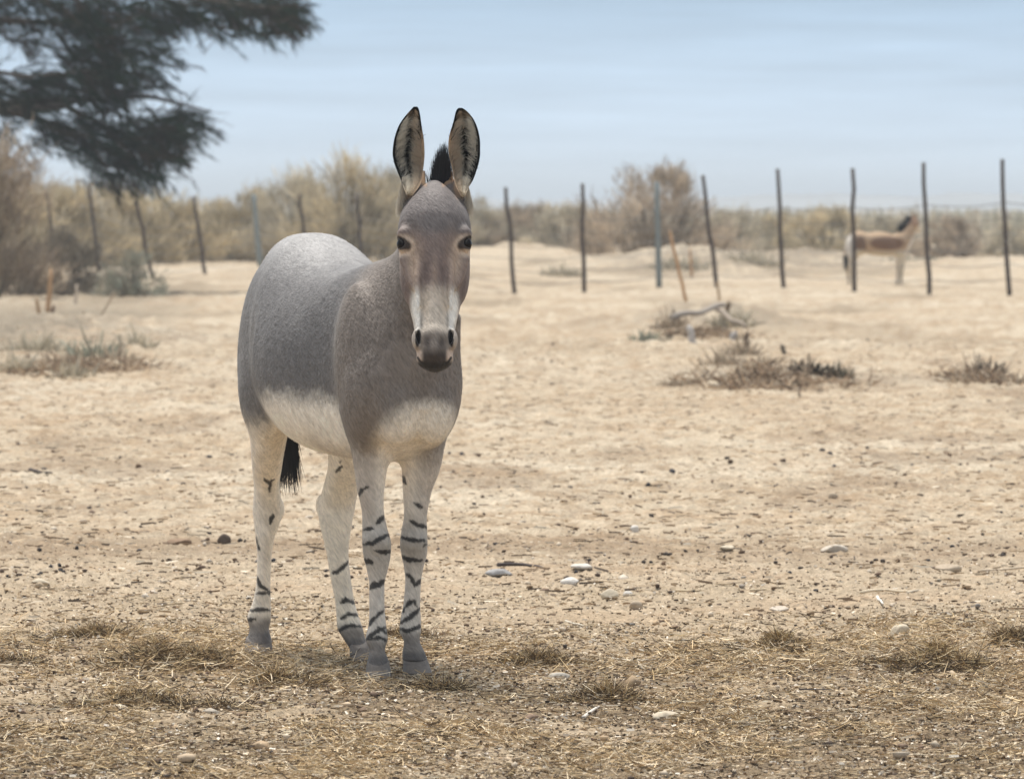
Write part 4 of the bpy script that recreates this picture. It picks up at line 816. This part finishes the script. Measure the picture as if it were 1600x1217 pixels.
    B = lay(B, (.60, .51, .41), sstep(436, 470, Y-.35*X+n1*14)*sstep(42, 30, X))
    B = lay(B, (.88, .84, .76), sstep(1.5, .35, wp+(n1-.5)*.4))
    B = lay(B, (.50, .43, .35), sstep(23, 12, X)*sstep(462, 490, Y)*.7); B = lay(B, (.20, .165, .13), np.exp(-((X-20.5)/2.6)**2)*sstep(478, 500, Y)*.7)
    B = lay(B, (.27, .225, .185), sstep(508, 522, Y-.25*X))                        # grey-brown muzzle
    B = lay(B, (.085, .066, .055), np.exp(-((X-11)/7)**2-((Y-536)/13)**2)*.95)
    B = lay(B, (.055, .044, .038), sstep(538, 556, Y)*sstep(23, 15, X))
    B = lay(B, (.15, .12, .10), np.exp(-(X/4)**2-((Y-541)/9)**2)*.6)
    B = lay(B, (.40, .34, .28), sstep(27, 31, X)*sstep(512, 520, Y)*sstep(548, 540, Y))
    B = lay(B, (.58, .44, .34), np.exp(-((X-24.5)/5.5)**4-((Y-555)/8.5)**4)*.95)        # pink-tan lip corners
    B = lay(B, (.03, .026, .024), sstep(562, 569, Y+.0*X)*sstep(30, 25, X))
    md = polydist(X, Y, [(0, 573), (13, 571), (22, 565), (26, 559)])
    B = lay(B, (.025, .022, .02), sstep(2.6, 1.0, md))
    ns = np.hypot((X-25.5-(Y-527)*.10)/3.9, (Y-528)/13.5)
    B = lay(B, (.02, .016, .014), sstep(1.25, .85, ns))
    ef = np.full(len(V), 9.)
    for c, ed, e1, e2 in EYES:
        r_ = V-c; ef = np.minimum(ef, np.where(r_@ed > -.005, np.hypot((r_@e1)/.0265, (r_@e2)/.0172), 9))
    B = lay(B, (.03, .024, .022), sstep(1.22, 1.0, ef))
    B = lay(B, (.40, .27, .17), sstep(1.25, .8, np.hypot((X-44)/13, (Y-296)/15)+(n1-.5)*.5)*.8)
    B = lay(B, (.42, .27, .16), sstep(292, 284, Y+(X-20)*.5)*sstep(10, 15, X))
    B = lay(B, (.12, .085, .06), sstep(1.5, 1.15, ef)*.35)
    B = lay(B, (.36, .26, .19), np.exp(-(X/5)**2-((Y-430)/28)**2)*.5)
    B = lay(B, (.18, .145, .13), sstep(.6, 1, np.exp(-((PX-660)/9)**2-((Y-333+.35*(PX-660))/3.2)**2)+.0)*.7)
    C = C*(1-head[:, None])+B*head[:, None]
    C *= (.93+.14*n1+.10*(n2-.5))[:, None]
    return np.clip(C, .008, .92)
def fur_mat(name, grain=1.0):
    m = bpy.data.materials.new(name); m.use_nodes = True; t = m.node_tree; b = t.nodes['Principled BSDF']; L = t.links.new
    b.inputs['Roughness'].default_value = .62; b.inputs['Specular IOR Level'].default_value = .28
    b.inputs['Sheen Weight'].default_value = .12; b.inputs['Sheen Roughness'].default_value = .4
    a = t.nodes.new('ShaderNodeAttribute'); a.attribute_name = 'Col'
    tc = t.nodes.new('ShaderNodeTexCoord'); src = a.outputs['Color']; hs = []
    for sc, rot, con in (((190, 120, 45), (.0, .5, -.3), .18), ((60, 40, 17), (.0, .65, -.3), .13)):
        m0 = t.nodes.new('ShaderNodeMapping'); m0.inputs['Rotation'].default_value = rot; L(tc.outputs['Object'], m0.inputs['Vector'])
        mp = t.nodes.new('ShaderNodeMapping'); mp.inputs['Scale'].default_value = [v*grain for v in sc]; L(m0.outputs[0], mp.inputs['Vector'])
        nn = t.nodes.new('ShaderNodeTexNoise'); nn.inputs['Scale'].default_value = 1; nn.inputs['Detail'].default_value = 3; L(mp.outputs[0], nn.inputs['Vector'])
        mr = t.nodes.new('ShaderNodeMapRange'); mr.inputs['From Min'].default_value = .28; mr.inputs['From Max'].default_value = .72
        mr.inputs['To Min'].default_value = 1-con; mr.inputs['To Max'].default_value = 1+con; L(nn.outputs['Fac'], mr.inputs['Value'])
        mm = t.nodes.new('ShaderNodeMix'); mm.data_type = 'RGBA'; mm.blend_type = 'MULTIPLY'; mm.inputs[0].default_value = 1
        L(src, mm.inputs[6]); L(mr.outputs[0], mm.inputs[7]); src = mm.outputs[2]; hs.append(nn.outputs['Fac'])
    bp = t.nodes.new('ShaderNodeBump'); bp.inputs['Strength'].default_value = .6; bp.inputs['Distance'].default_value = .004
    ad = t.nodes.new('ShaderNodeMath'); ad.operation = 'ADD'; L(hs[0], ad.inputs[0]); L(hs[1], ad.inputs[1]); L(ad.outputs[0], bp.inputs['Height'])
    L(src, b.inputs['Base Color']); L(bp.outputs[0], b.inputs['Normal'])
    return m
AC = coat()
def vert_normals(V, Q):
    n = np.cross(V[Q[:, 2]]-V[Q[:, 0]], V[Q[:, 3]]-V[Q[:, 1]]); N_ = np.stack([sum(np.bincount(Q[:, k], n[:, i], len(V)) for k in range(4)) for i in range(3)], 1)
    return N_/(np.linalg.norm(N_, axis=1)[:, None]+1e-12)
def furred():
    """short hair grown on the body: blades lying back over the skin, in the same mesh"""
    N_ = vert_normals(AV, AQ); r2 = np.random.default_rng(3)
    ar = np.linalg.norm(np.cross(AV[AQ[:, 2]]-AV[AQ[:, 0]], AV[AQ[:, 3]]-AV[AQ[:, 1]]), axis=1)*.5
    fc = -N_[AQ[:, 0], 1]; ar = ar*np.where(fc > -.25, 1, .35)
    t_head = HD['P0'][1]+.12; hq = (AV[AQ[:, 0], 1] < 16.90) & (AV[AQ[:, 0], 2] > .9); ar = ar*np.where(hq, 2.2, 1)*np.where(AV[AQ[:, 0], 2] < .6, 1.6, 1)
    nf = 210000; q = r2.choice(len(AQ), nf, p=ar/ar.sum()); u, v = r2.uniform(0, 1, (2, nf, 1)); f = AQ[q]
    bil = lambda A: (A[f[:, 0]]*(1-u)+A[f[:, 1]]*u)*(1-v)+(A[f[:, 3]]*(1-u)+A[f[:, 2]]*u)*v
    P = bil(AV); nn = bil(N_); nn /= np.linalg.norm(nn, axis=1)[:, None]; C = bil(AC)
    head = (P[:, 1] < 16.88) & (P[:, 2] > .9); legs = P[:, 2] < .62; s_ = (P[:, 0]-O0[0])*DS[0]+(P[:, 1]-O0[1])*DS[1]
    px = 800+P[:, 0]*F/P[:, 1]; py = HZ+(CH-P[:, 2])*F/P[:, 1]
    keep = np.ones(nf, bool)
    for c, ed, e1, e2 in EYES: keep &= np.linalg.norm(P-c-ed*.015, axis=1) > .025
    keep &= ~(head & (py > 508)); keep &= P[:, 2] > .05
    P, nn, C, head, legs, s_, px, py = [A[keep] for A in (P, nn, C, head, legs, s_, px, py)]; n = len(P)
    d = np.tile(np.array([DS[0]*.8, DS[1]*.8, -.75]), (n, 1)); k = sstep(.1, -.1, s_)[:, None]; d = d*(1-k)+np.array([-.25, .25, -1.])*k
    d[:, 2] += .9*sstep(1.15, 1.28, P[:, 2])*(s_ > 0)
    d[legs] = (0, .1, -1.); fx = np.clip((px[head]-678.8)/45, -1, 1); d[head] = np.stack([fx*.55, fx*0-.15, -1+0*fx], 1)
    w3 = (vnoise(P, 7, 3, 2)-.5)[:, None]*1.2; w4 = (vnoise(P, 7, 4, 2)-.5)[:, None]*1.2
    d = d+w3*np.array([1, 0, .3])+w4*np.array([0, .6, 1.])*.6+r2.normal(0, .20, (n, 3))
    d -= nn*(d*nn).sum(1)[:, None]; d /= np.linalg.norm(d, axis=1)[:, None]+1e-9; d = d+nn*r2.uniform(.10, .34, n)[:, None]
    L_ = np.where(head, .0065, np.where(legs, .006, .0125))*r2.uniform(.6, 1.25, n); Wd = np.where(head, .0010, np.where(legs, .0010, .0016))*r2.uniform(.7, 1.2, n)
    cl = vnoise(P*np.array([1, 1, .45]), 120, 9, 2); C = C*(r2.uniform(.91, 1.11, n)*(.94+.13*cl))[:, None]
    V_, F_, C_ = ribbons(P-nn*.0005, d, L_, Wd, nn, bend=-nn*(L_*.10)[:, None], seg=1, taper=.25, colr=C)
    Nb = np.repeat(nn+.12*d+r2.normal(0, .07, (n, 3)), 4, axis=0)
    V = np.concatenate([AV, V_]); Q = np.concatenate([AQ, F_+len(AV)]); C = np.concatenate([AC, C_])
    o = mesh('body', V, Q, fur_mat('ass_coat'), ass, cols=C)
    Nn = np.concatenate([N_, Nb/np.linalg.norm(Nb, axis=1)[:, None]])
    o.data.normals_split_custom_set_from_vertices(Nn.tolist())
    return o
ass_body = furred()
hair_m = mat('hair', attr='Col', rough=.55, spec=.35)
# ---- eyes
def ball(name, c, r, m, parent, n=24, ax=None):
    V = []; Fc = []
    for i in range(n//2+1):
        ph = math.pi*i/(n//2)
        for j in range(n): th = 2*math.pi*j/n; V.append((math.sin(ph)*math.cos(th), math.sin(ph)*math.sin(th), math.cos(ph)))
    V = np.array(V)*r
    if ax is not None: V = V@np.array(ax)
    for i in range(n//2):
        for j in range(n): k = (j+1) % n; Fc.append((i*n+j, (i+1)*n+j, (i+1)*n+k, i*n+k))
    return mesh(name, V+c, Fc, m, parent)
eye_m = mat('eye', (.010, .007, .006), rough=.04, spec=.12)
for c, ed, e1, e2 in EYES:
    eb = ball('eye', c+ed*.0035, .0205, eye_m, ass)
    V_ = []; n_ = 26                       # upper lashes
    tt = np.linspace(-.95, .95, n_); up = -e2 if e2[2] < 0 else e2
    P_ = c+ed*.022+np.outer(tt*.021, e1)+np.outer(np.sqrt(1-tt**2)*.0122, up)
    Dr = np.outer(tt*.5, e1)+up*.25+ed*1.0+np.array([0, 0, -.25])
    V_, F_, C_ = ribbons(P_, Dr, np.full(n_, .014), np.full(n_, .0011), np.tile(up, (n_, 1)), bend=np.tile(np.array([0, 0, -.004]), (n_, 1)), colr=np.full((n_, 3), .02))
    mesh('eyelashes', V_, F_, hair_m, eb, cols=C_)
# ---- ears
EARS = {-1: [(167, 646.5, 652), (170, 643.5, 654), (175, 639, 655.5), (182, 633, 656.8), (195, 624, 658.5), (207, 619, 660.5), (220, 615.5, 662.5), (240, 613.4, 663.5), (255, 616, 662.5), (270, 621.5, 660.5), (282, 626.5, 659), (292, 630, 655), (300, 633, 649), (306, 636, 645)],
        1: [(169, 716.5, 722), (172, 713.5, 727), (177, 711.5, 732.5), (186, 709.5, 739.5), (197, 706.5, 744.8), (210, 702.5, 748.5), (225, 700.5, 750.3), (240, 701, 750.3), (255, 704.5, 748), (270, 707.5, 743.5), (283, 710, 738.5), (293, 713, 732.5), (301, 717, 729), (308, 721, 727)]}
earhair_m = mat('ear_hair', attr='Col', rough=.6, spec=.2, trans=.6)
def ear(sd):
    rows_ = np.array(EARS[sd]); nt, nv = 56, 25
    yy = np.linspace(rows_[0, 0], rows_[-1, 0], nt); xa = spl(yy, rows_[:, 0], rows_[:, 1]); xb = spl(yy, rows_[:, 0], rows_[:, 2])
    t = (yy-yy[0])/(yy[-1]-yy[0]); D0 = 16.865-.03*np.sin(t*math.pi*.9)-.105*sstep(.66, 1., t)
    dep = .052*np.sin(np.clip(t, .02, 1)**.75*math.pi*.78)+.004
    v = np.linspace(-1, 1, nv); v = np.sign(v)*np.abs(v)**.85
    front = np.zeros((nt, nv, 3)); back = np.zeros((nt, nv, 3)); Cf = np.zeros((nt, nv, 3)); Cb = np.zeros((nt, nv, 3))
    for i in range(nt):
        for j in range(nv):
            px = (xa[i]+xb[i])/2+(xb[i]-xa[i])/2*v[j]; D = D0[i]+dep[i]*(1-abs(v[j])**2.4)
            front[i, j] = W(px, yy[i], D)
            back[i, j] = W((xa[i]+xb[i])/2+(xb[i]-xa[i])/2*v[j]*1.0, yy[i], D+.0075*(1-abs(v[j])**6)+.0005)
            o = -v[j]*sd*-1                          # +1 on the outer rim
            out = v[j]*sd
            col = np.array([.82, .73, .58])
            nz = math.sin(i*1.3+j*.7)*.5+.5
            cx = (-.05+.28*math.sin((t[i]-.18)*7.5))*sd*-1*-1
            oc = {-1: .22-.55*sstep(.35, .62, t[i])+.12*sstep(.6, .8, t[i]), 1: -.12+.42*sstep(.35, .6, t[i])}[sd]
            dk = sstep(.50, .24, abs(v[j]-oc))*sstep(.20, .32, t[i])*sstep(.88, .74, t[i])
            col = col*(1-dk)+np.array([.02, .018, .018])*dk
            tan = sstep(.55, .95, -out)*.8+sstep(.25, .08, t[i])*.4
            col = col*(1-min(1, tan))+np.array([.46, .31, .19])*min(1, tan)
            rim = max(sstep(.64, .78, out)*sstep(.98, .8, t[i]), sstep(.22, .14, t[i]-(.06*abs(v[j]))), sstep(.74, .9, -out)*sstep(.36, .2, t[i]))
            if t[i] < .2 and out < 0: rim = max(rim, sstep(.6, .8, -out)*sstep(.28, .15, t[i]))
            col = col*(1-rim)+np.array([.014, .012, .012])*rim
            Cf[i, j] = col*(.9+.2*nz)
            bk = np.array([.66, .51, .37]); r2 = max(rim, sstep(.2, .08, t[i])); Cb[i, j] = bk*(1-r2)+np.array([.014, .012, .012])*r2
    V = np.concatenate([front.reshape(-1, 3), back.reshape(-1, 3)]); C = np.concatenate([Cf.reshape(-1, 3), Cb.reshape(-1, 3)]); Fc = []; o = nt*nv
    for i in range(nt-1):
        for j in range(nv-1):
            p = i*nv+j; Fc.append((p, p+nv, p+nv+1, p+1)); Fc.append((o+p, o+p+1, o+p+nv+1, o+p+nv))
        p = i*nv; Fc.append((p, o+p, o+p+nv, p+nv)); p = i*nv+nv-1; Fc.append((p, p+nv, o+p+nv, o+p))
    for j in range(nv-1): Fc.append((j, j+1, o+j+1, o+j)); p = (nt-1)*nv+j; Fc.append((p, o+p, o+p+1, p+1))
    e = mesh('ear', V, Fc, mat('ear_skin', attr='Col', rough=.7, noise=(150, .25), trans=.4), ass, cols=C)
    # long hair inside: from the two rims inwards and up, pale with a dark tuft in the middle
    P, Dr, Ln, Wd, Nr, Cc, Bd = [], [], [], [], [], [], []
    OFF = lambda q: {-1: .22-.55*sstep(.35, .62, q)+.12*sstep(.6, .8, q), 1: -.12+.42*sstep(.35, .6, q)}[sd]
    for k in range(2600):
        tt_ = rnd.uniform(.08, .97); side = rnd.choice((-1, 1)); vv = side*rnd.uniform(.2, .74)**.6
        i = min(nt-1, int(tt_*nt)); j = min(nv-1, max(0, int(round((vv+1)/2*(nv-1)))))
        if .26 < tt_ < .84 and abs(vv-OFF(tt_)) < .33: continue
        p = front[i, j]+np.array([0, -.001, 0]); out = vv*sd
        d = np.array([-side*rnd.uniform(.5, 1.1), -rnd.uniform(.15, .5), rnd.uniform(.1, .9)])
        width_here = (xb[i]-xa[i])/541; ln = min(.030, width_here*.42)*rnd.uniform(.6, 1.1)
        c = Cf[i, j]*rnd.uniform(.8, 1.3)
        if c.mean() > .2 or tt_ > .16: c = np.array([.92, .86, .74])*rnd.uniform(.7, 1.05)
        if -out > .6: c = c*.5+np.array([.46, .32, .2])*.5
        if tt_ < .16: c = np.array([.38, .28, .19])*rnd.uniform(.3, 1.1)
        P.append(p); Dr.append(d); Ln.append(ln); Wd.append(.0012); Nr.append((0, -1, .1)); Cc.append(c); Bd.append((0, -.002, .003))
    for k in range(1700):                             # dark tuft
        tt_ = rnd.uniform(.27, .80); i = int(tt_*nt); off = (.10*math.sin(8*tt_-1.0)+(.12 if sd < 0 else -.10)*(1-2*tt_)*2*-1)*-1
        off = OFF(tt_)
        vv = off+rnd.gauss(0, .21); j = min(nv-1, max(0, int(round((vv+1)/2*(nv-1)))))
        p = front[i, j]+np.array([0, -rnd.uniform(.004, .016), 0]); d = np.array([rnd.gauss(0, .45), -.25, 1.])
        P.append(p); Dr.append(d); Ln.append(rnd.uniform(.012, .028)); Wd.append(.0019); Nr.append((0, -1, .1)); Cc.append(np.array([.010, .009, .010])*rnd.uniform(.6, 1.6)); Bd.append((rnd.gauss(0, .003), 0, 0))
    for k in range(900):                             # pale tuft under the ear
        yq_ = rnd.uniform(276, 320)
        p = W(678.8+sd*(48+10*(yq_-276)/44+rnd.uniform(-4, 2)), yq_, 16.80+rnd.uniform(-.01, .03))
        P.append(p); Dr.append((sd*rnd.uniform(-.15, .3), rnd.uniform(-.4, .1), -1)); Ln.append(rnd.uniform(.018, .045)); Wd.append(.0015); Nr.append((0, -1, .1)); Cc.append(np.array([.72, .66, .56])*rnd.uniform(.7, 1.15)); Bd.append((-sd*.006, 0, 0))
    V2, F2, C2 = ribbons(np.array(P), np.array(Dr, float), np.array(Ln), np.array(Wd), np.array(Nr, float), np.array(Bd, float), colr=np.array(Cc))
    mesh('ear_hair', V2, F2, earhair_m, e, cols=C2)
for sd in (-1, 1): ear(sd)
# ---- mane, tail
P, Dr, Ln, Bd = [], [], [], []
crest = [W(688, 287, 16.85), np.array([-.215, 16.93, 1.445]), np.array([-.25, 17.03, 1.36]), np.array([-.30, 17.11, 1.285]), np.array([-.345, 17.17, 1.245])]
crest = np.array(crest)
for k in range(2200):
    q = rnd.uniform(0, 1)**1.6*2.2; i = int(q); f_ = q-i; p = crest[i]*(1-f_)+crest[i+1]*f_
    g_ = rnd.gauss(0, .010); p = p+np.array([g_, 0, -.012])
    P.append(p); Dr.append((g_*9+.06, rnd.gauss(-.05, .12)+.25*q/4, 1)); Ln.append(rnd.uniform(.07, .145)*(1 if q < .8 else .72)*(1-min(.5, abs(g_)*22))); Bd.append((rnd.gauss(.004, .006), 0, 0))
n_ = len(P); V_, F_, C_ = ribbons(np.array(P), np.array(Dr, float), np.array(Ln), np.full(n_, .0017), np.tile((0, -1, .1), (n_, 1)).astype(float), np.array(Bd), colr=np.array([.012, .011, .013])*rng.uniform(.6, 2.2, (n_, 1)))
mesh('mane', V_, F_, hair_m, ass, cols=C_)
tl = MB(); tail_p = [SU(1.00, 0, 1.13), SU(1.05, -.005, 1.06), SU(1.075, -.01, .95), SU(1.08, -.016, .82), SU(1.08, -.016, .74)]
tl.tube(tail_p, [.03, .026, .02, .017, .012], (.30, .26, .215), n=14)
tail = tl.build('tail', fur_mat('tail_coat'), ass)
P, Dr, Ln, Bd = [], [], [], []
for k in range(1500):
    h_ = rnd.uniform(0, 1); p = tail_p[3]*(1-h_)+tail_p[4]*h_ if rnd.random() < .8 else tail_p[2]*(1-h_)+tail_p[3]*h_
    an = rnd.uniform(0, 6.28); r_ = rnd.uniform(.4, 1)*.017
    P.append(p+np.array([math.cos(an)*r_, math.sin(an)*r_, 0])); Dr.append((math.cos(an)*.11+.0, math.sin(an)*.1, -1)); Ln.append(rnd.uniform(.14, .27)); Bd.append((rnd.gauss(.004, .010)-math.cos(an)*.008, 0, 0))
n_ = len(P); V_, F_, C_ = ribbons(np.array(P), np.array(Dr, float), np.array(Ln), np.full(n_, .0028), np.tile((0, -1, .1), (n_, 1)).astype(float), np.array(Bd), seg=5, taper=.2, colr=np.array([.010, .009, .011])*rng.uniform(.5, 1.8, (n_, 1)))
mesh('tail_tuft', V_, F_, hair_m, tail, cols=C_)
# ---- hooves
hoof_m = mat('hoof_horn', (.175, .15, .128), rough=.55, noise=(90, .3), bump=(120, .4, .002))
def hoof(rows_, dx=0):                   # (z, cx, cy, rx, ry)
    mb = MB(); n = 28; V = []; Fc = []
    for (z, cx, cy, rx, ry) in rows_:
        for k in range(n):
            th = 2*math.pi*k/n; c, s_ = math.cos(th), math.sin(th)
            heel = .82 if s_ > 0 else 1
            V.append((cx+rx*abs(c)**.9*np.sign(c), cy+ry*s_*heel, z+(.010*s_ if z > .012 else 0)))
    m_ = len(rows_)
    for i in range(m_-1):
        for k in range(n): k2 = (k+1) % n; Fc.append((i*n+k, (i+1)*n+k, (i+1)*n+k2, i*n+k2))
    Fc.append(tuple(range(n))); Fc.append(tuple((m_-1)*n+k for k in range(n))[::-1])
    mb.add(V, Fc); return mb.build('hoof', hoof_m, ass)
for (x0t, x1t, x0b, x1b, D, tw) in ((573, 609.5, 570.5, 612.5, 17.05, 0), (629, 667.5, 629.5, 675.5, 17.18, 0), (383.5, 425.5, 382, 427.5, 17.98, 0), (546, 577, 547, 582, 17.70, 0)):
    c_ = lambda a, b: ((a+b)/2-800)*D/F; r_ = lambda a, b: (b-a)/2*D/F
    R_ = []
    for k, (z, q) in enumerate(((.052, .1), (.046, .2), (.040, .25), (.026, .55), (.008, .95), (.0, 1), (-.004, 1))):
        xa, xb = x0t+(x0b-x0t)*q, x1t+(x1b-x1t)*q; sc = (.80, .93, .95, .97, 1.0, 1, .98)[k]
        R_.append((z, c_(xa, xb), D-.026-.020*q, r_(xa, xb)*sc, (.040+.020*q)*sc))
    hoof(R_)
# ---------------------------------------------------------------- the second, brown animal beyond the fence
def build_onager():
    D = 96.; gx, gzv = (1372-800)*D/F, ground_z((1372-800)*96./F, 96.)
    c0 = np.array([gx, D, gzv]); k = D/F
    Q = lambda px, py, dy=0: np.array([(px-1372)*k, dy, CH-(py-HZ)*k-gzv])
    f = Field(np.arange(-.75, .85, .014), np.arange(-.4, .5, .014), np.arange(-.02, 1.45, .014))
    I3 = [[1, 0, 0], [0, 1, 0], [0, 0, 1]]
    f.ell(Q(1373, 381), (.34, .18, .20), .06); f.ell(Q(1342, 380), (.20, .17, .20), .06); f.ell(Q(1333, 388), (.13, .16, .21), .05); f.ell(Q(1406, 383), (.17, .15, .21), .05); f.ell(Q(1386, 387), (.22, .17, .14), .05)
    f.cone(Q(1411, 379), Q(1427, 352, .06), .14, .085, .05); f.cone(Q(1427, 352, .06), Q(1432, 347, .22), .075, .05, .03); f.cone(Q(1430, 347, .14), Q(1437, 361, .36), .075, .045, .03)
    for (px, dy) in ((1425.5, .04), (1430.5, .09)): f.cone(Q(px, 345, dy), Q(px+1, 332.5, dy+.02), .028, .012, .02)
    for (a, b, c, d, dy) in (((1334, 396), (1329, 418), (1332, 434), (1332, 449), -.09), ((1330, 396), (1324, 418), (1326, 434), (1327, 449), .10), ((1407, 396), (1403, 420), (1402, 436), (1401, 449), -.08), ((1410, 396), (1409, 420), (1409, 436), (1409, 449), .08)):
        f.cone(Q(*a, dy), Q(*b, dy), .085, .042, .04); f.cone(Q(*b, dy), Q(*c, dy), .042, .026, .02); f.cone(Q(*c, dy), Q(*d, dy), .026, .030, .02); f.ell(Q(d[0]+.6, d[1]+.6, dy), (.045, .035, .035), .02)
    V, Fq = f.mesh(2); px = 1372+V[:, 0]/k; py = HZ+(CH-gzv-V[:, 2])/k
    C = np.tile((.43, .30, .19), (len(V), 1)); lay = lambda C, c, m: C*(1-np.clip(m, 0, 1)[:, None])+np.array(c)*np.clip(m, 0, 1)[:, None]
    n = vnoise(V, 9, 3, 2)
    C = lay(C, (.20, .115, .07), sstep(1.25, .8, ((px-1385)/27)**2+((py-380)/11)**2+(n-.5)*.5))
    C = lay(C, (.18, .11, .07), sstep(1.25, .8, ((px-1343)/10)**2+((py-384)/15)**2+(n-.5)*.4))
    C = lay(C, (.66, .55, .38), sstep(390, 396, py+(px < 1350)*2)); C = lay(C, (.66, .61, .54), sstep(1332, 1328, px)*(py < 404))
    C = lay(C, (.68, .60, .50), sstep(-1, 2, (px-1422)+(py-376)*.55)*(px > 1412)*(py > 352)); C = lay(C, (.64, .55, .42), (py > 402)*1.0); C = lay(C, (.12, .1, .09), sstep(445, 448, py))
    C = lay(C, (.30, .18, .11), (py < 352)*(px > 1415)*1.0)
    r = empty('onager', c0, label='brown and white wild ass seen from the side behind the fence', cat='wild ass')
    b = mesh('body', V+c0, Fq, mat('onager_coat', attr='Col', rough=.8, noise=(40, .12)), r, cols=C)
    P, Dr, Ln = [], [], []
    for q in np.linspace(0, 1, 700): P.append(Q(1407, 364)*(1-q)+Q(1424, 346, .05)*q+rng.normal(0, .018, 3)+c0); Dr.append((-.5, rng.normal(0, .2), 1)); Ln.append(rng.uniform(.07, .13))
    m = len(P); V_, F_, C_ = ribbons(np.array(P), np.array(Dr, float), np.array(Ln), np.full(m, .008), rng.normal(0, 1, (m, 3)), colr=np.full((m, 3), .03)); mesh('mane', V_, F_, hair_m, r, cols=C_)
    mb = MB(); mb.tube([Q(1325, 378)+c0, Q(1321.5, 388)+c0, Q(1321, 402)+c0], [.03, .025, .02], (.6, .5, .4), n=8); t = mb.build('tail', hair_m, r)
    m = 250; P = np.tile(Q(1321, 400)+c0, (m, 1))+rng.normal(0, .012, (m, 3)); V_, F_, C_ = ribbons(P, np.tile((.05, 0, -1.), (m, 1))+rng.normal(0, .06, (m, 3)), rng.uniform(.12, .25, m), np.full(m, .008), rng.normal(0, 1, (m, 3)), colr=np.full((m, 3), .03)); mesh('tail_tuft', V_, F_, hair_m, t, cols=C_)
build_onager()
